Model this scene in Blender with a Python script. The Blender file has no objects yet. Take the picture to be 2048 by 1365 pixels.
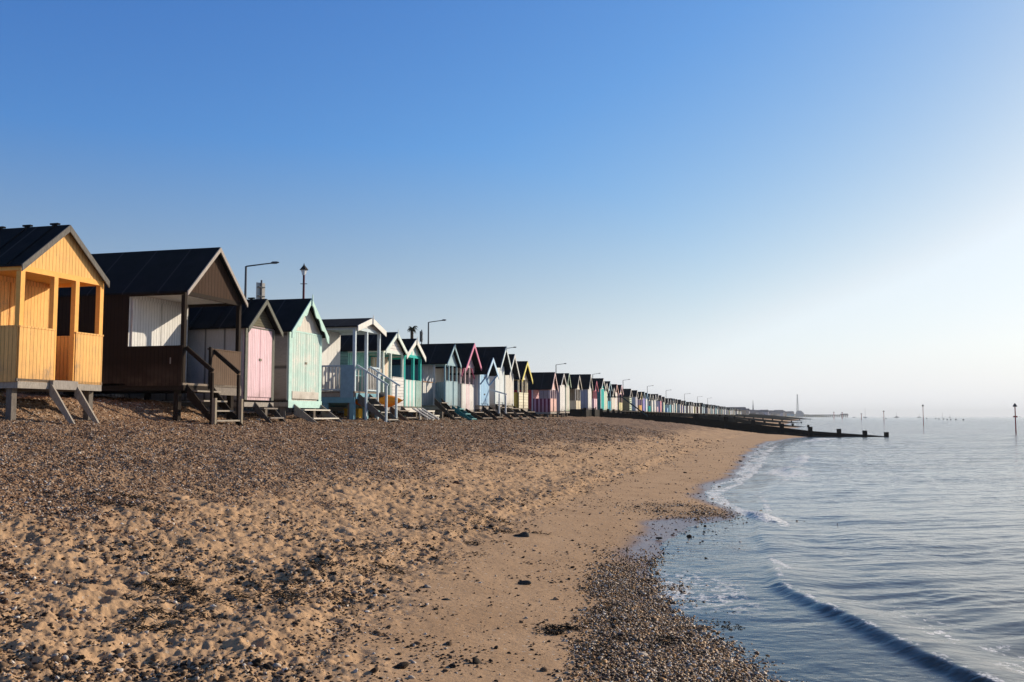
import bpy, math, random
import numpy as np
from mathutils import Vector, Matrix
random.seed(7); rng = np.random.default_rng(7)
scene = bpy.context.scene
COL = scene.collection
F = 34.0/36*2048; EYE = 1.7; PITCH = math.atan(150.5/F)
CP, SP = math.cos(PITCH), math.sin(PITCH)
def at(x, y, Y):
    "world point at depth Y seen at photo pixel x,y"
    u = (x-1024)/F; v = (682.5-y)/F; k = Y/(CP - v*SP)
    return Vector((u*k, Y, EYE + (SP+v*CP)*k))
def zat(y, Y): return at(1024, y, Y).z
# ------------------------------------------------------------------ camera
cd = bpy.data.cameras.new('camera'); cam = bpy.data.objects.new('camera', cd); COL.objects.link(cam)
cd.sensor_width = 36; cd.lens = 34; cd.clip_start = .05; cd.clip_end = 30000
cam.location = (0, 0, EYE); cam.rotation_euler = (math.pi/2+PITCH, 0, 0); scene.camera = cam
# ------------------------------------------------------------------ light
SUN_AZ, SUN_EL = math.radians(57), math.radians(20)
w = bpy.data.worlds.new('World'); scene.world = w; w.use_nodes = True
nt = w.node_tree; bg = nt.nodes['Background']
sky = nt.nodes.new('ShaderNodeTexSky'); sky.sky_type = 'NISHITA'; sky.sun_disc = False
sky.sun_elevation = SUN_EL; sky.sun_rotation = SUN_AZ; sky.air_density = 1.0; sky.dust_density = 0.6; sky.ozone_density = 2.5
SKY = .12
def wn(t, **kw):
    n = nt.nodes.new(t)
    for k, v in kw.items(): setattr(n, k, v)
    return n
sp_ = wn('ShaderNodeSeparateColor'); cb_ = wn('ShaderNodeCombineColor'); nt.links.new(sky.outputs[0], sp_.inputs[0])
for ch, gam in enumerate((1.45, 1.18, .77)):     # clearer, bluer air than the standard sky gives
    a = wn('ShaderNodeMath', operation='MULTIPLY'); nt.links.new(sp_.outputs[ch], a.inputs[0]); a.inputs[1].default_value = SKY
    lo = wn('ShaderNodeMath', operation='MINIMUM'); nt.links.new(a.outputs[0], lo.inputs[0]); lo.inputs[1].default_value = 1
    hi = wn('ShaderNodeMath', operation='MAXIMUM'); nt.links.new(a.outputs[0], hi.inputs[0]); hi.inputs[1].default_value = 1
    pw_ = wn('ShaderNodeMath', operation='POWER'); nt.links.new(lo.outputs[0], pw_.inputs[0]); pw_.inputs[1].default_value = gam
    mu = wn('ShaderNodeMath', operation='MULTIPLY'); nt.links.new(pw_.outputs[0], mu.inputs[0]); nt.links.new(hi.outputs[0], mu.inputs[1])
    dv = wn('ShaderNodeMath', operation='DIVIDE'); nt.links.new(mu.outputs[0], dv.inputs[0]); dv.inputs[1].default_value = SKY
    nt.links.new(dv.outputs[0], cb_.inputs[ch])
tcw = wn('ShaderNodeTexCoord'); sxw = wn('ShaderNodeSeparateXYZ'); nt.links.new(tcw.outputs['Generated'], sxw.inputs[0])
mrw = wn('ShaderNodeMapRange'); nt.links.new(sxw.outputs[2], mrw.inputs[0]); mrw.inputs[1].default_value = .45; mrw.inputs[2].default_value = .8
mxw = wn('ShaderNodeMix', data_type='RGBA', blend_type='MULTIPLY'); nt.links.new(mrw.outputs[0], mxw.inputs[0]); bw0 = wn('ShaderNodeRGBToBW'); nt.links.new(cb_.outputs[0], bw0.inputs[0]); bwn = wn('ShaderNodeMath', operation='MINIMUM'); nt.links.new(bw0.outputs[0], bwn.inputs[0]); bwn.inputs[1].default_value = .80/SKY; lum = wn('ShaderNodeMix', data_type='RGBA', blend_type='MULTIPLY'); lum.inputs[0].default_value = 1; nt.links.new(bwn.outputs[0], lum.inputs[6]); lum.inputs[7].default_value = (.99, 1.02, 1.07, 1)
hzr = wn('ShaderNodeMapRange'); nt.links.new(sxw.outputs[2], hzr.inputs[0]); hzr.inputs[1].default_value = 0; hzr.inputs[2].default_value = .27; hzr.inputs[3].default_value = 1.0; hzr.inputs[4].default_value = 0
hmx = wn('ShaderNodeMix', data_type='RGBA'); hz2 = wn('ShaderNodeMapRange'); nt.links.new(bw0.outputs[0], hz2.inputs[0]); hz2.inputs[1].default_value = .30/SKY; hz2.inputs[2].default_value = .75/SKY; hz2.inputs[3].default_value = 0; hz2.inputs[4].default_value = .75
hz3 = wn('ShaderNodeMath', operation='MAXIMUM'); nt.links.new(hzr.outputs[0], hz3.inputs[0]); nt.links.new(hz2.outputs[0], hz3.inputs[1]); nt.links.new(hz3.outputs[0], hmx.inputs[0]); nt.links.new(cb_.outputs[0], hmx.inputs[6]); nt.links.new(lum.outputs[2], hmx.inputs[7])
nt.links.new(hmx.outputs[2], mxw.inputs[6]); mxw.inputs[7].default_value = (.72, .55, .40, 1)  # unseen sky overhead dimmed and warmed to weaken blue fill in shadows
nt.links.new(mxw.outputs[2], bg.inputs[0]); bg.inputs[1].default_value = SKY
sl = bpy.data.lights.new('sun', 'SUN'); sl.energy = 5.0; sl.angle = math.radians(.55); sl.color = (1, .85, .66)
so = bpy.data.objects.new('sun', sl); COL.objects.link(so)
sd = Vector((math.sin(SUN_AZ)*math.cos(SUN_EL), math.cos(SUN_AZ)*math.cos(SUN_EL), math.sin(SUN_EL)))
so.rotation_euler = sd.to_track_quat('Z', 'Y').to_euler()
so.location = sd*30
scene.view_settings.view_transform = 'Standard'; scene.view_settings.look = 'None'
scene.view_settings.exposure = 0.18
# ------------------------------------------------------------------ node helpers
def new_mat(name):
    m = bpy.data.materials.new(name); m.use_nodes = True
    nt = m.node_tree; nt.nodes.clear(); return m, nt
def N(nt, t, ins=None, **kw):
    n = nt.nodes.new('ShaderNode'+t)
    for k, v in kw.items(): setattr(n, k, v)
    for k, v in (ins or {}).items():
        if isinstance(v, bpy.types.NodeSocket): nt.links.new(v, n.inputs[k])
        elif isinstance(v, bpy.types.Node): nt.links.new(v.outputs[0], n.inputs[k])
        else: n.inputs[k].default_value = v
    return n
def M(nt, op, a, b=0.0, c=0.0):
    n = N(nt, 'Math', {0: a, 1: b, 2: c}, operation=op); return n.outputs[0]
def rng_map(nt, v, a, b, c=0.0, d=1.0, smooth=False):
    return N(nt, 'MapRange', {0: v, 1: a, 2: b, 3: c, 4: d}, interpolation_type='SMOOTHSTEP' if smooth else 'LINEAR').outputs[0]
def mixc(nt, f, a, b, mode='MIX'):
    n = nt.nodes.new('ShaderNodeMix'); n.data_type = 'RGBA'; n.blend_type = mode
    for s, v in ((n.inputs[0], f), (n.inputs[6], a), (n.inputs[7], b)):
        if isinstance(v, bpy.types.NodeSocket): nt.links.new(v, s)
        elif isinstance(v, (tuple, list)): s.default_value = (*v[:3], 1)
        else: s.default_value = v
    return n.outputs[2]
def c4(c): return (*c[:3], 1)
def out(nt, sh):
    o = N(nt, 'OutputMaterial'); nt.links.new(sh, o.inputs[0]); return o
def noise(nt, vec, scale, detail=3, rough=.55, dist=0, w=None):
    n = N(nt, 'TexNoise', {'Scale': scale, 'Detail': detail, 'Roughness': rough, 'Distortion': dist})
    if vec is not None: nt.links.new(vec, n.inputs['Vector'])
    return n
MATS = {}
def planks(col, pw=.10, horiz=False, wear=.25, stripe=None, groove=.6, worn=(.25, .22, .18), rough=.86):
    key = ('p', col, pw, horiz, wear, stripe, groove, worn)
    if key in MATS: return MATS[key]
    m, nt = new_mat('painted_planks')
    tc = N(nt, 'TexCoord'); s = N(nt, 'SeparateXYZ', {0: tc.outputs['Object']}); ns = N(nt, 'SeparateXYZ', {0: tc.outputs['Normal']})
    if horiz: c = s.outputs[2]
    else:
        side = M(nt, 'GREATER_THAN', M(nt, 'ABSOLUTE', ns.outputs[0]), .5)
        c = N(nt, 'Mix', {0: side, 2: s.outputs[0], 3: s.outputs[1]}).outputs[0]
    q = M(nt, 'DIVIDE', c, pw); fr = M(nt, 'FRACT', M(nt, 'ADD', q, 500.0)); fl = M(nt, 'FLOOR', M(nt, 'ADD', q, 500.0))
    g = rng_map(nt, M(nt, 'ABSOLUTE', M(nt, 'SUBTRACT', fr, .5)), .425, .485)
    wn = N(nt, 'TexWhiteNoise', {'W': fl}, noise_dimensions='1D')
    mp = N(nt, 'Mapping', {0: tc.outputs['Object'], 3: (14, 14, 1.6) if not horiz else (2, 2, 14)})
    gr = noise(nt, mp.outputs[0], 3.0, 6, .65); pn = noise(nt, tc.outputs['Object'], 2.3, 4, .6); fine = noise(nt, mp.outputs[0], 11, 4, .7)
    base = c4(col)
    if stripe:
        k = M(nt, 'GREATER_THAN', M(nt, 'FRACT', M(nt, 'DIVIDE', M(nt, 'ADD', c, 100.0), stripe[1])), .5)
        base = mixc(nt, k, col, stripe[0])
    v = M(nt, 'ADD', rng_map(nt, wn.outputs[0], 0, 1, .91, 1.03), rng_map(nt, gr.outputs[0], .3, .7, -.17, .08))
    cc = mixc(nt, 1.0, base, N(nt, 'CombineXYZ', {0: v, 1: v, 2: v}).outputs[0], 'MULTIPLY')
    # bare wood where the paint has flaked, dirt near the foot
    wf = rng_map(nt, M(nt, 'ADD', M(nt, 'MULTIPLY', fine.outputs[0], .6), M(nt, 'MULTIPLY', pn.outputs[0], .5)), .66-.16*wear, .74-.12*wear)
    cc = mixc(nt, M(nt, 'MULTIPLY', wf, min(1, wear*2)), cc, worn)
    foot = M(nt, 'MULTIPLY', rng_map(nt, s.outputs[2], .45, -.05, 0, .75), rng_map(nt, pn.outputs[0], .35, .65, .15, 1))
    cc = mixc(nt, M(nt, 'MULTIPLY', foot, .55), cc, (.20, .15, .11))
    cc = mixc(nt, M(nt, 'MULTIPLY', g, min(1, groove*1.35)), cc, tuple(x*.16 for x in col))
    hgt = M(nt, 'ADD', M(nt, 'MULTIPLY', g, -1.0), M(nt, 'MULTIPLY', fine.outputs[0], .25))
    b = N(nt, 'Bump', {'Strength': .6, 'Distance': .012, 'Height': hgt})
    p = N(nt, 'BsdfPrincipled', {'Base Color': cc, 'Roughness': rough, 'Specular IOR Level': .12, 'Normal': b.outputs[0]})
    out(nt, p.outputs[0]); MATS[key] = m; return m
def plain(col, rough=.6, metal=0, var=.15, name='painted'):
    key = ('s', col, rough, metal, var)
    if key in MATS: return MATS[key]
    m, nt = new_mat(name)
    tc = N(nt, 'TexCoord'); n = noise(nt, tc.outputs['Object'], 9, 6, .65)
    v = rng_map(nt, n.outputs[0], .3, .7, 1-var, 1+var*.5)
    cc = mixc(nt, 1.0, c4(col), N(nt, 'CombineXYZ', {0: v, 1: v, 2: v}).outputs[0], 'MULTIPLY')
    b = N(nt, 'Bump', {'Strength': .3, 'Distance': .004, 'Height': n.outputs[0]})
    p = N(nt, 'BsdfPrincipled', {'Base Color': cc, 'Roughness': min(1, rough+.22), 'Metallic': metal, 'Specular IOR Level': .2, 'Normal': b.outputs[0]})
    out(nt, p.outputs[0]); MATS[key] = m; return m
def felt():
    if 'felt' in MATS: return MATS['felt']
    m, nt = new_mat('roofing_felt'); tc = N(nt, 'TexCoord')
    n = noise(nt, tc.outputs['Object'], 3, 7, .7); n2 = noise(nt, tc.outputs['Object'], 160, 2)
    cc = mixc(nt, rng_map(nt, n.outputs[0], .35, .7), (.006, .008, .011), (.014, .016, .020))
    cc = mixc(nt, rng_map(nt, n2.outputs[0], .55, .75), cc, (.03, .032, .036))
    sy = N(nt, 'SeparateXYZ', {0: tc.outputs['Object']}).outputs[1]; fy = M(nt, 'FRACT', M(nt, 'ADD', M(nt, 'DIVIDE', M(nt, 'ADD', sy, M(nt, 'MULTIPLY', n.outputs[0], .03)), .93), 50.3))
    cc = mixc(nt, M(nt, 'MULTIPLY', rng_map(nt, M(nt, 'ABSOLUTE', M(nt, 'SUBTRACT', fy, .5)), .47, .49), .7), cc, (.045, .048, .054))
    b = N(nt, 'Bump', {'Strength': .5, 'Distance': .004, 'Height': n2.outputs[0]})
    out(nt, N(nt, 'BsdfPrincipled', {'Base Color': cc, 'Roughness': .9, 'Specular IOR Level': .12, 'Normal': b.outputs[0]}).outputs[0]); MATS['felt'] = m; return m
def wood(col=(.24, .20, .16), dark=False):
    key = ('w', col)
    if key in MATS: return MATS[key]
    m, nt = new_mat('weathered_timber'); tc = N(nt, 'TexCoord')
    mp = N(nt, 'Mapping', {0: tc.outputs['Object'], 3: (9, 9, 2.2)}); n = noise(nt, mp.outputs[0], 5, 7, .7, .6)
    v = rng_map(nt, n.outputs[0], .3, .7, .6, 1.25)
    cc = mixc(nt, 1.0, c4(col), N(nt, 'CombineXYZ', {0: v, 1: v, 2: v}).outputs[0], 'MULTIPLY')
    b = N(nt, 'Bump', {'Strength': .7, 'Distance': .006, 'Height': n.outputs[0]})
    out(nt, N(nt, 'BsdfPrincipled', {'Base Color': cc, 'Roughness': .95, 'Specular IOR Level': .08, 'Normal': b.outputs[0]}).outputs[0]); MATS[key] = m; return m
# ------------------------------------------------------------------ mesh helpers
class MB:
    def __init__(s): s.v = []; s.f = []; s.mi = []; s.cur = 0
    def poly(s, a, b):
        "prism between two matching rings"
        n = len(a); o = len(s.v); s.v += [tuple(p) for p in a]+[tuple(p) for p in b]
        fs = [tuple(o+i for i in range(n))[::-1], tuple(o+n+i for i in range(n))]
        fs += [(o+i, o+(i+1) % n, o+n+(i+1) % n, o+n+i) for i in range(n)]
        s.f += fs; s.mi += [s.cur]*len(fs); return s
    def box(s, x0, x1, y0, y1, z0, z1):
        return s.poly([(x0, y0, z0), (x1, y0, z0), (x1, y1, z0), (x0, y1, z0)], [(x0, y0, z1), (x1, y0, z1), (x1, y1, z1), (x0, y1, z1)])
    def xz(s, pts, y0, y1): return s.poly([(x, y0, z) for x, z in pts], [(x, y1, z) for x, z in pts])
    def yz(s, pts, x0, x1): return s.poly([(x0, y, z) for y, z in pts], [(x1, y, z) for y, z in pts])
    def bar(s, p0, p1, a, b=None, up=(0, 0, 1), p1s=1.0):
        "bar of width a and height b from p0 to p1"
        b = b or a; p0 = Vector(p0); p1 = Vector(p1); d = (p1-p0).normalized(); u = Vector(up)
        if abs(d.dot(u)) > .98: u = Vector((0, 1, 0))
        r = d.cross(u).normalized(); u = r.cross(d)
        k = [(-1, -1), (1, -1), (1, 1), (-1, 1)]
        return s.poly([p0+r*i*a/2+u*j*b/2 for i, j in k], [p1+(r*i*a/2+u*j*b/2)*p1s for i, j in k])
    def tube(s, pts, rad, n=8):
        pts = [Vector(p) for p in pts]; rad = rad if isinstance(rad, (list, tuple)) else [rad]*len(pts)
        o = len(s.v)
        for i, p in enumerate(pts):
            d = (pts[min(i+1, len(pts)-1)]-pts[max(i-1, 0)]).normalized()
            u = Vector((0, 0, 1)) if abs(d.z) < .95 else Vector((0, 1, 0)); r = d.cross(u).normalized(); u = r.cross(d)
            for k in range(n):
                a = 2*math.pi*k/n; s.v.append(tuple(p+(r*math.cos(a)+u*math.sin(a))*rad[i]))
        fs = []
        for i in range(len(pts)-1):
            for k in range(n): fs.append((o+i*n+k, o+i*n+(k+1) % n, o+(i+1)*n+(k+1) % n, o+(i+1)*n+k))
        fs.append(tuple(o+k for k in range(n))[::-1]); fs.append(tuple(o+(len(pts)-1)*n+k for k in range(n)))
        s.f += fs; s.mi += [s.cur]*len(fs); return s
    def build(s, name, mats, parent=None, smooth=False):
        me = bpy.data.meshes.new(name); me.from_pydata(s.v, [], s.f); me.update()
        for m in (mats if isinstance(mats, (list, tuple)) else [mats]): me.materials.append(m)
        me.polygons.foreach_set('material_index', s.mi)
        if smooth: me.polygons.foreach_set('use_smooth', [True]*len(s.f))
        import bmesh
        bm = bmesh.new(); bm.from_mesh(me); bmesh.ops.recalc_face_normals(bm, faces=bm.faces); bm.to_mesh(me); bm.free()
        o = bpy.data.objects.new(name, me); COL.objects.link(o)
        if parent: o.parent = parent
        return o
def tag(o, label=None, cat=None, group=None, kind=None):
    if label: o['label'] = label
    if cat: o['category'] = cat
    if group: o['group'] = group
    if kind: o['kind'] = kind
    return o
def empty(name, loc, rz=0):
    o = bpy.data.objects.new(name, None); COL.objects.link(o); o.location = loc; o.rotation_euler = (0, 0, rz); o.empty_display_size = .3; return o
# ------------------------------------------------------------------ numpy noise
_r = np.random.default_rng(11); PT = _r.permutation(1024).astype(np.int32); PT = np.concatenate([PT, PT])
GA = _r.uniform(0, 2*np.pi, 1024).astype(np.float32); GX = np.cos(GA); GY = np.sin(GA); HT = _r.uniform(0, 1, (8, 1024)).astype(np.float32)
def perlin(x, y, seed=0):
    x = np.asarray(x, np.float64); y = np.asarray(y, np.float64)
    x0 = np.floor(x); y0 = np.floor(y); xf = (x-x0).astype(np.float32); yf = (y-y0).astype(np.float32)
    xi = x0.astype(np.int32); yi = y0.astype(np.int32)+seed*37
    ya = yi & 1023; yb = (yi+1) & 1023; p0 = PT[(xi+seed*91) & 1023]; p1 = PT[(xi+1+seed*91) & 1023]
    u = xf*xf*(3-2*xf); v = yf*yf*(3-2*yf)
    def dot(h, dx, dy): return GX[h]*dx+GY[h]*dy
    xm = xf-1; ym = yf-1
    a = dot(PT[p0+ya], xf, yf); b = dot(PT[p1+ya], xm, yf); c = dot(PT[p0+yb], xf, ym); d = dot(PT[p1+yb], xm, ym)
    a += (b-a)*u; c += (d-c)*u
    return a+(c-a)*v
def fbm(x, y, oct=4, seed=0, gain=.5):
    s = 0; a = 1
    for i in range(oct): s = s+a*perlin(x*2**i, y*2**i, seed+i*17); a *= gain
    return s
def dimples(x, y, cell, seed, dens=.8):
    "scattered elongated hollows with a raised rim (trodden sand)"
    x = np.asarray(x, np.float64); y = np.asarray(y, np.float64); xi = np.floor(x/cell).astype(np.int32); yi = np.floor(y/cell).astype(np.int32); s = np.zeros_like(x)
    for dx in (-1, 0, 1):
        for dy in (-1, 0, 1):
            ix = xi+dx; iy = yi+dy
            hq = PT[PT[(ix+seed*51) & 1023]+(iy & 1023)]
            def hh(k): return HT[k][hq]
            cx = (ix+hh(1))*cell; cy = (iy+hh(2))*cell; a = hh(3)*np.pi; sz = cell*(.16+.16*hh(4)); on = hh(5) < dens
            ux = (x-cx)*np.cos(a)+(y-cy)*np.sin(a); uy = -(x-cx)*np.sin(a)+(y-cy)*np.cos(a)
            r2 = (ux/(sz*1.7))**2+(uy/sz)**2
            s += on*(.5+.5*hh(6))*(-np.exp(-r2)+.42*np.exp(-(np.sqrt(r2)-1.45)**2*3.2))
    return s
def sst(a, b, x): t = np.clip((x-a)/(b-a), 0, 1); return t*t*(3-2*t)
# ------------------------------------------------------------------ the lie of the land
SH = np.array([(-20, 3.2), (0, 2.6), (3, 2.25), (6.2, 1.72), (8, 1.45), (9.6, 1.50), (11.5, 1.72), (13.4, 2.3), (15.5, 3.0), (18, 3.75), (21.6, 4.35), (26, 5.9), (32, 7.7), (45, 11.2), (63, 16.8), (72, 20.8),
               (80, 24.5), (84, 22), (100, 27), (130, 37), (152, 46), (156, 43), (245, 71), (252, 69), (385, 114), (395, 113), (535, 161), (1000, 288), (2500, 738), (9000, 2500)], float)
RW = np.array([(-20, -18.8), (0, -13.3), (45, -.82), (56, .7), (68, 3.0), (86, 7.6), (104, 11.7), (119, 14.7), (134, 18.3), (146, 21.5), (180, 29.8), (219, 39.3), (286, 59), (387, 87), (500, 120), (1000, 262), (2500, 690), (9000, 2400)], float)
def shore(Z): return np.interp(Z, SH[:, 0], SH[:, 1])
def row(Z): return np.interp(Z, RW[:, 0], RW[:, 1])
def frac_u(X, Z):
    xs = shore(Z)+.22*perlin(Z*.35, Z*0, 5)*np.clip(Z/12, .3, 2)
    return (xs-X)/(xs-row(Z)), xs-X
def beach_h(X, Z, detail=True):
    u, d = frac_u(X, Z)
    h = np.interp(u, [0, .05, .12, .22, .32, .45, .6, .8, 1.0], [0, .045, .10, .19, .40, .74, 1.05, 1.38, 1.60])
    h = np.where(u < 0, np.maximum(.055*d, -6), h)
    b = row(Z)-X   # metres behind the hut fronts
    h = np.where(b > 0, 1.60+np.interp(b, [0, 3.5, 5.2], [0, .24, .28]) + (.34*sst(25, 22.5, Z)+.14*sst(19, 15, Z))*sst(.05, 1.0, b), h)
    h = np.where((b > 5.2) & (Z < 1600), np.maximum(h, 2.0+.75*sst(5.2, 5.6, b)), h)
    # low spit and wet hollow beside the water
    h += .055*np.exp(-(((X-3.35)/.75)**2+((Z-17.2)/1.3)**2)) * (d > -1.2)
    h += sst(1.5, 2.5, X+.25*perlin(X*1.5, Z*1.5, 95))*np.exp(-(((X-2.75)/.85)**2+((Z-13.7)/1.7)**2))*(.006-h)*.85
    h += np.where((Z > 60) & (Z < 82), .10*np.exp(-((Z-78)/6)**2)*sst(0, .15, u), 0)
    if not detail: return h
    shing = shingle(X, Z, u); rough = sst(.17, .24, u+.05*fbm(X*.8, Z*.8, 2, 3))*(1-.65*shing)
    near = 1/(1+(Z/60)**2)
    dry = sst(-.02, .06, u)
    bumpy = dimples(X, Z, .24, 1, .75)*.024+dimples(X+9, Z, .12, 2, .65)*.014+dimples(X+3, Z+5, .42, 3, .35)*.024+fbm(X*1.3, Z*1.3, 5, 8, .6)*.022+np.abs(perlin(X*3.1, Z*3.1, 15))*.035*sst(-.3, .4, perlin(X*.7, Z*.7, 16))+fbm(X*7, Z*7, 4, 14, .75)*.020
    h = h+rough*bumpy*1.15+shing*(fbm(X*.9, Z*.9, 5, 21, .62)*.075+fbm(X*11, Z*11, 3, 27, .7)*.012)+dry*(fbm(X*.35, Z*.35, 3, 4)*.03)*sst(0, .2, u)
    h += (1-rough)*(1-shing)*fbm(X*5, Z*3, 3, 33)*.004
    # wrack-line ridges along the sand
    h += rough*.05*np.exp(-((u-.25-.03*perlin(X*.5, Z*.5, 44))/.02)**2)*near
    return h
def shingle(X, Z, u):
    return sst(.37, .54, u+.11*fbm(X*.45, Z*.45, 4, 55)+.03*sst(20, 50, Z)+.13*fbm(X*2.2, Z*2.2, 3, 56))
def bank_mask(X, Z, u):
    "pebble bank beside the water, near the camera"
    xs = shore(Z)
    a = sst(.0, .45, X-(.10+.105*(Z-5)))*sst(12.8, 9.5, Z)*sst(-.55, -.05, xs-X)
    a2 = np.exp(-(((X-3.0-.10*(Z-17))/1.0)**2+((Z-17.0+.35*(X-3))/1.0)**2))*(.55+.9*fbm(X*1.6, Z*1.6, 2, 62))
    return np.clip(a*(.65+1.0*fbm(X*1.1, Z*1.1, 3, 61)), 0, 1), np.clip(a2, 0, 1)
def grid_mesh(name, ts, zs, hfun, attrs=None, mat=None, z0off=0):
    T, Zg = np.meshgrid(ts, zs); X = T*(Zg+0); n, mcol = T.shape
    X = X.ravel(); Z = Zg.ravel(); h = hfun(X, Z)
    me = bpy.data.meshes.new(name); nv = n*mcol
    me.vertices.add(nv); co = np.empty((nv, 3), np.float32); co[:, 0] = X; co[:, 1] = Z; co[:, 2] = h
    me.vertices.foreach_set('co', co.ravel())
    i = (np.arange(n-1)[:, None]*mcol+np.arange(mcol-1)[None]).ravel()
    q = np.stack([i, i+1, i+1+mcol, i+mcol], 1).astype(np.int32); nf = len(q)
    me.loops.add(nf*4); me.loops.foreach_set('vertex_index', q.ravel())
    me.polygons.add(nf); me.polygons.foreach_set('loop_start', np.arange(0, nf*4, 4, dtype=np.int32)); me.polygons.foreach_set('loop_total', np.full(nf, 4, np.int32))
    me.polygons.foreach_set('use_smooth', np.ones(nf, bool))
    me.update(calc_edges=True)
    for k, fn in (attrs or {}).items():
        a = me.attributes.new(k, 'FLOAT', 'POINT'); a.data.foreach_set('value', np.asarray(fn(X, Z, h), np.float32))
    me.materials.append(mat); o = bpy.data.objects.new(name, me); COL.objects.link(o); return o
def spread(lo, hi, core, n, m):
    "dense inside +-core, coarser outside"
    return np.concatenate([np.linspace(lo, -core, m, endpoint=False), np.linspace(-core, core, n), np.linspace(core, hi, m+1)[1:]])
# ------------------------------------------------------------------ water surface
def ridge_x(Z): return np.interp(Z, [0, 5, 6, 6.8, 7.6, 8.7, 9.8, 11.2, 13, 15, 17], [3.3, 3.1, 3.02, 2.93, 2.84, 2.74, 2.68, 2.98, 3.4, 3.8, 4.2])
def water_h(X, Z):
    wx = X+.35*perlin(X*.5, Z*.5, 71); wz = Z+.5*perlin(X*.3, Z*.35, 72)
    off = sst(.2, 2.5, X-shore(Z))
    h = off*(.020*fbm(wx*.35+wz*.10, wz*1.15-wx*.25, 3, 73)+.030*perlin(wx*.10, wz*.42, 74)+.016*fbm(wx*.9, wz*2.6-wx*.9, 2, 75))
    s = X-ridge_x(Z)-.10*perlin(Z*.55, Z*0, 77)-.012*perlin(Z*3.1, X*2, 88); calm = sst(-.35, .35, fbm(wx*.22, wz*.35, 2, 89))*(1-.75*np.exp(-(s/.35)**2))
    h += .0100*perlin(wx*1.25+wz*.5, wz*2.5-wx*.8, 76)*sst(60, 20, Z)*(.45+calm)
    h += .0055*perlin(wx*2.9+wz*.8, wz*5.6-wx*1.6, 80)*sst(30, 14, Z)*(.3+calm)
    h += .0026*perlin(X*6.3+Z*2, Z*9.5-X*2.4, 78)*sst(18, 9, Z)*(.35+calm)
    h += .0016*perlin(X*13+Z*3, Z*17-X*4, 94)*sst(13, 6, Z)*(.4+calm)
    A = np.interp(Z, [3, 5, 8, 10.5, 11.6, 13, 15, 16.6, 17.6], [.068, .068, .058, .046, .024, .045, .055, .045, 0])*(1+.25*perlin(Z*.8, X*.8, 90))
    h += A*np.where(s < 0, np.exp(-(s/.11)**2), np.exp(-(s/.42)**2))
    h += A*.35*np.where(s-1.5 < 0, np.exp(-((s-1.5)/.3)**2), np.exp(-((s-1.5)/.6)**2))
    for (x0, z0, lx, lz, amp, sl) in ((8.75, 30.5, .5, 2.2, .09, .25), (11.4, 38, .8, 3.5, .12, .3), (21.6, 68, 1.6, 4, .16, .3), (6.6, 24.5, .5, 2.5, .05, .28)):
        q = (X-x0)-(Z-z0)*sl; h += amp*np.exp(-(q/lx)**2*np.where(q < 0, 4, .6))*np.exp(-((Z-z0)/lz)**2)
    h += .035*np.exp(-((X-4.15-(Z-16.4)*.05)/.16)**2-((Z-16.3)/1.0)**2)*(.55+1.2*fbm(X*9, Z*6, 3, 93))
    h += .012*np.exp(-((X-shore(Z)+.05)/.25)**2)*(perlin(Z*.7, X*.5, 79)+.4)
    return h + .004
def water_depth(X, Z, h): return h-beach_h(X, Z, False)
def foam_f(X, Z, h):
    dep = water_depth(X, Z, h)
    n = fbm(X*3.5, Z*3.5, 4, 81, .65); n2 = fbm(X*12, Z*9, 3, 82, .7); e = X-shore(Z)
    gap = sst(-.45, .15, perlin(Z*.33, X*.2, 83)+.22)
    sc = np.clip(Z/14, .6, 3.5)
    f = 1.5*np.exp(-((dep-.011)/.009)**2)*sst(-.12, .15, n+.5*n2)*gap*sst(12.5, 11.0, Z)*sst(8.4, 9.2, Z)
    f = f+1.6*np.exp(-((dep-.010)/.006)**2)*sst(16.5, 18.5, Z)*sst(75, 50, Z)*sst(-.25, .0, n+.6*n2)*gap
    edge = 1.5*np.exp(-((e-.16*sc-.12*perlin(Z*.8, Z*0, 84)*sc)/(.05*sc))**2)*sst(17.6, 19.5, Z)*sst(-.30, .15, n+perlin(Z*.5, X, 85)*.7+.12)*sst(70, 40, Z)
    e2 = np.exp(-((e-.75*sc-.25*perlin(Z*.5, Z*0, 86)*sc)/(.05*sc))**2)*sst(15, 18, Z)*sst(.0, .3, n+perlin(Z*.35, X*.4, 87))*sst(60, 40, Z)
    f = f+edge+1.2*e2
    q = sst(3.5, 3.0, np.abs(Z-9.3)*1.9)*0
    for (x0, z0, rx, rz, sl, a) in ((4.13, 16.4, .17, 1.15, .05, 1.4), (8.6, 31.0, .30, 1.6, .5, 1.3), (11.3, 38, .35, 3.0, .32, 1.0), (21.4, 67.5, .9, 3.5, .5, 1.3), (7.7, 32, .3, 2, .3, 1.0), (8.1, 28.3, .5, 1.2, .2, 1.3), (4.22, 15.6, .12, .5, .1, 1.6), (4.1, 17.2, .2, .35, 0, 1.5)):
        g = np.exp(-(((X-x0-(Z-z0)*sl)/rx)**2+((Z-z0)/rz)**2)); f = f+a*1.3*g*sst(-.45, .05, n+n2*.5)
    s = X-ridge_x(Z)
    f += .75*np.exp(-((s-.02)/.05)**2)*sst(.05, .35, n2+n*.7)*sst(3, 5, Z)*sst(13, 11, Z)
    f += .8*np.exp(-((s-.55)/.35)**2)*sst(.15, .5, n2*.8+n*.8)*sst(11, 7.5, Z)
    f += .55*np.exp(-((X-1.95)/.5)**2)*np.exp(-((Z-9.6)/1.5)**2)*sst(-.05, .35, n2*1.2+n*.5)*1.4
    f += .85*np.exp(-((X-3.05)/.05)**2)*np.exp(-((Z-11.1)/.5)**2)
    return sst(.25, .75, np.clip(f, 0, 1))
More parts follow.
